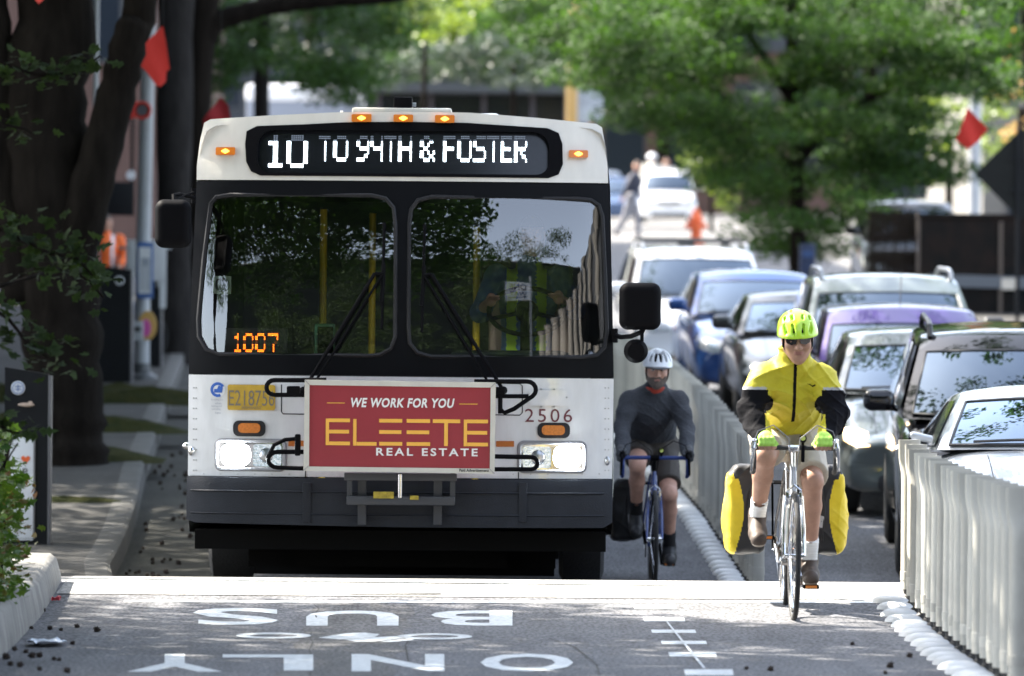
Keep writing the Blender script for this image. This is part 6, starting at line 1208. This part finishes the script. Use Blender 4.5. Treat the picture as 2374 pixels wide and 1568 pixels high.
def trunk_mesh(paths, m, parent, name='trunk', lump=.1):
    q = MB()
    for pts, rs in paths:
        P = [Vector(p) for p in pts]; n = len(P); fine, fr = [], []
        for i in range(n - 1):
            for t in np.linspace(0, 1, 6, endpoint=False):
                p0, p1, p2, p3 = P[max(0, i - 1)], P[i], P[i + 1], P[min(n - 1, i + 2)]
                fine.append(.5 * ((2 * p1) + (p2 - p0) * t + (2 * p0 - 5 * p1 + 4 * p2 - p3) * t * t + (3 * p1 - p0 - 3 * p2 + p3) * t ** 3)); fr.append(lerp(rs[i], rs[i + 1], t) * (1 + rnd.uniform(-lump, lump)))
        fine.append(P[-1]); fr.append(rs[-1]); q.tube(fine, fr, 14)
    return q.build(name, m, parent, 180)
def tree(name, lbl, base, paths, clumps, per, size, lm, bm=None, group=None, flat=.5, lobed=False):
    g = thing(name, lbl, 'tree', base, 0, group); b = Vector(base)
    if paths: trunk_mesh([([Vector(p) - b for p in pts], rs) for pts, rs in paths], bm or M_bark, g)
    if clumps:
        V, F, T = leaves([(Vector(c) - b, r) for c, r in clumps], per, size, lobed, flat); link('crown', mesh_np('crown', V, F, T), lm, g)
    return g
def G(px, d, dz=0.): return Vector((at(px, 700, d).x, d, gz(d) + dz))
# big leaning tree at left (trunk in view, crown above the frame)
d = 49.; gb = H; A = lambda x, y, dd=0.: at(x, y, d + dd)
cl = [((x + rnd.uniform(-1, 1), y, z), rnd.uniform(.9, 1.5)) for x, y, z in [(rnd.uniform(-14, -.8), rnd.uniform(37, 69), rnd.uniform(6.6, 10)) for _ in range(620)]]
tree('street_tree', 'big dark tree with a thick leaning limb on the mossy left pavement', tuple(G(150, d, gb - .05)), [([A(140, 1110), A(142, 1040), A(146, 900), A(140, 700), A(120, 450), A(105, 200), A(100, -100), (-5.6, 48, 8)], [.55, .40, .36, .34, .36, .38, .36, .2]), ([A(150, 640), A(215, 420, -.3), A(262, 250, -.3), A(300, 90, -.4), A(325, -60, -.4), (-3.3, 47.5, 8)], [.22, .19, .165, .155, .15, .1]), ([A(60, 700), A(20, 400), A(-20, 100), A(-40, -100)], [.2, .2, .2, .18])], cl, 120, .19, L_mid, group='trees along the left pavement')
d = 76.
cl = [((rnd.uniform(-11, 0), rnd.uniform(68, 86), rnd.uniform(7.2, 11)), rnd.uniform(1., 1.6)) for _ in range(85)]
tree('street_tree', 'tall grey trunked tree behind the lamp post with a long branch over the bus', tuple(G(415, d, gb - .05)), [([A(408, 860), A(406, 820), A(402, 600), A(404, 300), A(408, 0), A(410, -150), (-4.6, 76, 9.5)], [.36, .26, .24, .24, .25, .26, .2])], cl, 120, .17, L_mid, M_bark2, group='trees along the left pavement')
d = 79.
tree('street_tree', 'black trunked tree right behind the grey trunk, its branch arching over the bus', tuple(G(458, d, gb - .05)), [([A(460, 840), A(458, 600), A(456, 300), A(462, 120), A(470, -60), (-4.6, 79, 9)], [.3, .2, .19, .22, .24, .16]), ([A(462, 150), A(490, 62), A(545, 36), A(640, 12), A(760, -2), A(900, -12), A(1040, -45)], [.16, .155, .14, .13, .125, .12, .1])], [((rnd.uniform(-9, -1), rnd.uniform(76, 86), rnd.uniform(8, 11)), 1.3) for _ in range(20)], 120, .17, L_mid, group='trees along the left pavement')
# big tree at right
Pr = [(1270, 120), (1330, -90), (2330, -90), (2330, 120), (2290, 260), (2190, 390), (2010, 480), (1985, 560), (1850, 600), (1725, 560), (1690, 470), (1640, 400), (1590, 310), (1420, 250), (1340, 180)]
d = 96.
tree('street_tree', 'large green tree with a broad drooping crown on the right side of the street', tuple(G(1852, d)), [([A(1852, 640), A(1850, 560), A(1846, 400), A(1838, 200), A(1830, -150)], [.17, .14, .12, .11, .08]), ([A(1845, 420), A(1760, 300), A(1640, 200), A(1500, 110)], [.1, .08, .06, .03]), ([A(1845, 380), A(1960, 260), A(2100, 190), A(2220, 140)], [.1, .08, .06, .03]), ([A(1838, 240), A(1720, 60), A(1600, -60)], [.09, .06, .04]), ([A(1838, 250), A(1940, 60), A(2050, -80)], [.09, .06, .04])], px_clumps(Pr, d, 3.6, 215, .45, 1.0, 1), 900, .092, L_mid, flat=.32, group='trees along the right side')
tree('street_tree', 'tree with pale gaps at the top right corner above the diamond sign', tuple(G(2420, 80)), [([at(2420, 640, 80), at(2400, 200, 80), at(2380, -100, 80)], [.2, .16, .12])], px_clumps([(2210, -80), (2400, -80), (2400, 240), (2350, 210), (2290, 120), (2230, 90)], 80, 1.5, 26, .22, .42, 2), 420, .12, L_mid, flat=.5, group='trees along the right side')
tree('flowering_tree', 'tree with pinkish blossom at the right edge behind the red flag', tuple(G(2380, 118)), [([at(2380, 520, 118), at(2370, 250, 118)], [.15, .1])], px_clumps([(2280, 90), (2400, 60), (2400, 330), (2330, 320), (2290, 250)], 118, 1.5, 26, .25, .45, 3), 180, .12, leafmat('leaf_pink', (.12, .2, .05), (.5, .24, .2), .4), group='trees along the right side')
tree('young_tree', 'sunlit yellow green tree behind the red flag at right', tuple(G(2200, 135)), [([at(2200, 560, 135), at(2200, 300, 135)], [.1, .07])], px_clumps([(2120, 230), (2330, 220), (2330, 420), (2250, 440), (2150, 430)], 135, 1.6, 44, .3, .5, 4), 260, .14, L_lime, group='trees along the right side')
tree('young_tree', 'bright yellow green shrub beside the far white car', tuple(G(1650, 140)), [([at(1650, 540, 140), at(1645, 400, 140)], [.06, .04])], px_clumps([(1590, 340), (1650, 310), (1710, 350), (1720, 470), (1660, 490), (1610, 440)], 140, .8, 26, .2, .38, 5), 420, .12, L_lime)
# trees over the bus roof, centre and left
d = 112.
tree('street_tree', 'green tree above the left half of the bus roof', tuple(G(610, 116)), [([at(612, 600, 116), at(606, 200, 116), at(618, -100, 116)], [.2, .17, .14])], px_clumps([(470, -80), (960, -80), (900, 120), (850, 230), (760, 245), (700, 180), (560, 190), (480, 260)], 114, 3.2, 92, .35, .8, 6), 480, .12, L_mid, M_bark2, flat=.45, group='trees beyond the bus')
tree('street_tree', 'sunlit light green tree at the top centre of the picture', tuple(G(1020, 138)), [([at(980, 520, 138), at(985, 100, 138), at(990, -120, 138)], [.06, .055, .05])], px_clumps([(880, -80), (1260, -80), (1250, 20), (1100, 60), (980, 120), (900, 100)], 138, 3., 26, .3, .6, 7), 300, .18, L_lime, flat=.45, group='trees beyond the bus')
tree('street_tree', 'mid green tree between the bus roof and the big right tree', tuple(G(1300, 160)), [([at(1300, 400, 160), at(1300, 0, 160)], [.16, .12])], px_clumps([(860, -80), (1500, -80), (1500, 180), (1400, 230), (1330, 190), (1250, 165), (1050, 170), (880, 185)], 160, 3, 130, .5, .95, 8), 190, .2, L_mid, flat=.45, group='trees beyond the bus')
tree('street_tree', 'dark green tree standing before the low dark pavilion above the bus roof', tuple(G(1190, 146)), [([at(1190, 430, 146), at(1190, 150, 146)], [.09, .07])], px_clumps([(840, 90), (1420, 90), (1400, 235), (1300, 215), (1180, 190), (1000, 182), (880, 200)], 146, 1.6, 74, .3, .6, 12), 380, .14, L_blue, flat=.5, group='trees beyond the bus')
for i, (x, dd, hh) in enumerate(((-15, 205, 20), (-8, 222, 22), (-1, 214, 23), (6, 226, 22), (13, 206, 20), (21, 218, 22), (-22, 190, 19), (28, 200, 20))):
    zb = gz(dd); lb = ['far dark tree left of the street axis', 'far dark tree behind the light green centre tree', 'far dark tree directly behind the pavilion', 'far dark tree behind the big right tree', 'far dark tree towards the right edge', 'far dark tree behind the blossom tree', 'far dark tree beyond the leaning trunk', 'far dark tree outside the right edge'][i]
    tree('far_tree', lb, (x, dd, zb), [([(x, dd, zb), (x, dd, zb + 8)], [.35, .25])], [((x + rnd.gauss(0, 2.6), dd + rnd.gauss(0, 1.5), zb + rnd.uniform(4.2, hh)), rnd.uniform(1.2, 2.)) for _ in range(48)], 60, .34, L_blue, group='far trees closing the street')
# trees whose crowns stand above or beside the frame and shade the street
def crownset(x0, x1, y0, y1, z0, z1, n, seed, r0=.8, r1=1.3):
    g_ = random.Random(seed); return [((g_.uniform(x0, x1), g_.uniform(y0, y1), g_.uniform(z0, z1)), g_.uniform(r0, r1)) for _ in range(n)]
tree('street_tree', 'pavement tree beside the near planter whose crown shades the lane markings', (-6.6, 27.5, .2), [([(-6.6, 27.5, .1), (-6.5, 27.6, 3), (-6.2, 27.8, 7)], [.3, .24, .14])], [(c_, r_) for c_, r_ in crownset(-11, .8, 19.5, 34.5, 5.6, 9.5, 980, 21, .5, 1.1) if c_[1] - .45 * c_[2] < np.interp(c_[0] + .825 * c_[2], [-3, 0, .8, 2.2, 4], [30.4, 30.25, 29.4, 28.85, 28.6]) - .4 * r_], 150, .17, L_mid, group='trees along the left pavement')
building('reflection_block', 'unseen dark block added far behind the viewpoint to darken the windshield reflection', -60, 60, -95, 15, 44, mat('reflection_block_dark', (.006, .008, .008), 1., spec=0.), 14, 5, zb=-1.)  # added unseen block, kept dark so the lower bus windshield mirrors black
g = thing('columned_hall', 'pale stone hall with tall columns right of the viewpoint', 'building', (12, 8, -.1)); q = MB(); q.box((4, 0, 5), (6, 34, 11)); q.build('wall', M_fac, g)
for i in range(11): q = MB(); q.lathe([(.75, 0), (.6, .4), (.52, 9.4), (.75, 9.9)], (.2, -16 + 3.2 * i, 0), n=18); q.build('column', M_pale, g)
tree('street_tree', 'tree behind the photographer left of the street', (-8, -6, 0), [([(-8, -6, 0), (-8, -6, 6)], [.35, .25])], crownset(-17, -2.0, -14, 0, 3, 21, 170, 22, 1., 1.8), 60, .25, L_dark, group='trees behind the viewpoint')
tree('street_tree', 'tree behind the photographer right of the street', (8, -14, 0), [([(8, -14, 0), (8, -14, 6)], [.35, .25])], crownset(2.0, 19, -20, -8, 3, 23, 210, 23, 1., 1.8), 60, .25, L_dark, group='trees behind the viewpoint')
tree('street_tree', 'tall tree far behind the photographer', (1, -42, 0), [([(1, -42, 0), (1, -42, 6)], [.4, .3])], crownset(-13, 22, -48, -36, 2.5, 31, 330, 24, 1.2, 2.), 50, .3, L_dark, group='trees behind the viewpoint')
tree('street_tree', 'tree on the right pavement just behind the parked queue', (8.2, 52, gz(52)), [([(8.2, 52, gz(52)), (8.2, 52, 6)], [.25, .18])], crownset(1.6, 10, 40, 66, 6.4, 9.0, 110, 25, .5, 1.1), 240, .18, L_mid, group='trees along the right side')
# leafy suckers hanging in front of the leaning trunk
sap = thing('sapling', 'leafy sapling at the left edge whose dark leaves hang before the leaning trunk', 'tree', (-2.95, 26.4, .17)); sb_ = Vector((-2.95, 26.4, .17))
q = MB(); q.tube([(0, 0, 0), (.05, -.05, 1.), (0, 0, 2.), (-.1, .1, 3.4)], [.035, .03, .024, .012], 8); q.build('trunk', M_bark, sap)
def spray(lbl, pts, d, n, size, spread, lm):
    P = [at(x, y, d) - sb_ for x, y in pts]; P = [Vector((0, -.02, max(.1, P[0].z - .25)))] + P; q = MB(); q.tube(P, [.012 * (1 - .7 * i / len(P)) for i in range(len(P))], 6); tw = q.build('branch', M_bark, sap)
    cl_ = []
    for i in range(n): t = 1 + rnd.random() * (len(P) - 2.001); k = int(t); cl_.append((P[k].lerp(P[k + 1], t - k) + Vector((rnd.gauss(0, spread), rnd.gauss(0, spread), rnd.gauss(0, spread * .7))), .05))
    V, F, T = leaves(cl_, -1, size, True, 1.); link('foliage', mesh_np('foliage', V, F, T), lm, tw)
spray('dark leafy branch crossing the upper part of the leaning trunk', [(-30, 130), (40, 160), (90, 175), (150, 170), (200, 150), (235, 130)], 26, 60, .075, .05, L_dark); spray('leafy branch hanging across the leaning trunk at mid height', [(-30, 520), (60, 560), (120, 590), (180, 600), (215, 640)], 26, 120, .075, .08, L_dark)
spray('leafy branch low on the left above the near totem', [(-40, 700), (20, 740), (60, 790), (110, 830), (140, 815)], 26, 90, .075, .07, L_dark); spray('small leafy sprig at the left edge near the top', [(-30, 250), (10, 290), (60, 300), (75, 310)], 26, 22, .07, .05, L_dark); spray('leaf sprig right of the leaning trunk at pole height', [(160, 620), (205, 650), (240, 690)], 27, 34, .07, .05, L_dark); spray('dark leaves above the near totem badge', [(-40, 960), (20, 1000), (60, 1010)], 26, 40, .07, .05, L_dark)
# near bush on the planter
g = thing('planter_bush', 'bushy green and reddish shrub spilling over the near planter kerb', 'bush', (-2.75, 27.6, .2)); q = MB()
for i in range(14): x, y = rnd.uniform(-.25, .2), rnd.uniform(-1., .9); q.tube([(x, y, -.05), (x + rnd.uniform(-.1, .1), y, .4), (x + rnd.uniform(-.05, .22), y + rnd.uniform(-.1, .1), .78)], [.009, .007, .004], 5)
q.build('stem', M_bark, g); cl = []
for i in range(1500):
    y = rnd.uniform(-1.7, 1.15); z = rnd.uniform(-.02, .86); x = rnd.uniform(-.45, .34 - .16 * max(0, z - .55) - .06 * abs(y)); cl.append(((x, y, z), .06))
V, F, T = leaves(cl, -5, .052, True, 1.); T = np.clip(T * .75 + .0, 0, 1); link('foliage', mesh_np('foliage', V, F, T), L_near, g)
V, F, T = leaves([((rnd.uniform(.0, .36), rnd.uniform(-.8, 1.1), rnd.uniform(.1, .6)), .06) for _ in range(90)], -4, .045, True, 1.); link('reddish_foliage', mesh_np('reddish_foliage', V, F, T), L_red, g)
# ---------------------------------------------------------------- litter
M_pod = mat('seed_pod', (.03, .019, .013), .9, var=.4, vscale=40)
def pod0():
    V, F = [], []; q = MB(); q.ball((0, 0, .016), .016, 10, 7)
    for _ in range(26): a = Vector((rnd.gauss(0, 1), rnd.gauss(0, 1), rnd.gauss(0, 1))).normalized(); q.tube([Vector((0, 0, .016)) + a * .013, Vector((0, 0, .016)) + a * .023], [.004, .001], 4)
    return q.build('seed_pod', M_pod, None, 180)
pod = pod0(); spots = []
for x, y in ((1415, 478), (1735, 547), (820, 615), (957, 623), (1597, 640), (2005, 552), (2000, 602), (1775, 412), (1627, 606)): spots.append((1391 + x * .41406, 1298.2 + y * .41406, 'dark seed pod scattered on the asphalt near the post row', 'seed pods near the post row'))
for x, y in ((119, 1514), (147, 1516), (187, 1509), (132, 1546), (145, 1545), (176, 1549), (86, 1551), (31, 1564), (74, 1581), (95, 1580), (129, 1587), (143, 1588), (20, 1600), (45, 1603), (92, 1612), (161, 1617), (10, 1585), (60, 1570), (73, 1512), (238, 1519), (76, 1480), (104, 1470)): spots.append((x * .9273 + 5, (y) * .965 , 'dark seed pod scattered by the planter kerb around the white paper', 'seed pods by the planter kerb'))
for i, (x, y, lb, gp_) in enumerate(spots):
    o = pod if i == 0 else pod.copy()
    if i: COL.objects.link(o)
    p = ground_hit(x, min(y, 1600)); o.location = p; s_ = rnd.uniform(.55, 1.05); o.scale = (s_, s_, s_ * .85); o.rotation_euler = (rnd.uniform(-.3, .3), 0, rnd.uniform(0, 6)); tag(o, lb, 'seed pod', gp_)
for i in range(80):
    y = 36.5 + 18 * rnd.random() ** 1.6; o = pod.copy(); COL.objects.link(o); x = kx(y) + .05 + abs(rnd.gauss(0, .28)); o.location = (x, y, gz(y) + .002); s_ = rnd.uniform(.5, 1.2); o.scale = (s_, s_, s_); o.rotation_euler = (0, 0, rnd.uniform(0, 6)); tag(o, 'dark seed pod lying in the shaded gutter left of the bus', 'seed pod', 'seed pods in the gutter')
p = ground_hit(108, 1497); bm = flat_panel([(-.09, -.12), (-.02, -.2), (.08, -.15), (.1, .03), (.06, .19), (-.03, .2), (-.1, .07)], (), .04)
for v in bm.verts: v.co = Vector((v.co.x * .95, v.co.z * .9, .012 + .022 * rnd.random()))
me = bpy.data.meshes.new('paper_scrap'); bm.to_mesh(me); bm.free(); o = link('paper_scrap', me, mat('scrap_white', (.62, .67, .74), .7), None); o.location = p; tag(o, 'crumpled white paper scrap on the asphalt by the planter kerb', 'litter')
p = ground_hit(128, 1396); bm = flat_panel([(-.02, -.03), (.025, -.02), (.03, .03), (-.015, .04)], (), .015)
for v in bm.verts: v.co = Vector((v.co.x, v.co.z, .006 + .03 * rnd.random()))
me = bpy.data.meshes.new('wrapper'); bm.to_mesh(me); bm.free(); o = link('wrapper', me, mat('wrapper_red', (.55, .06, .08), .5), None); o.location = p; tag(o, 'small red wrapper at the end of the planter kerb', 'litter')
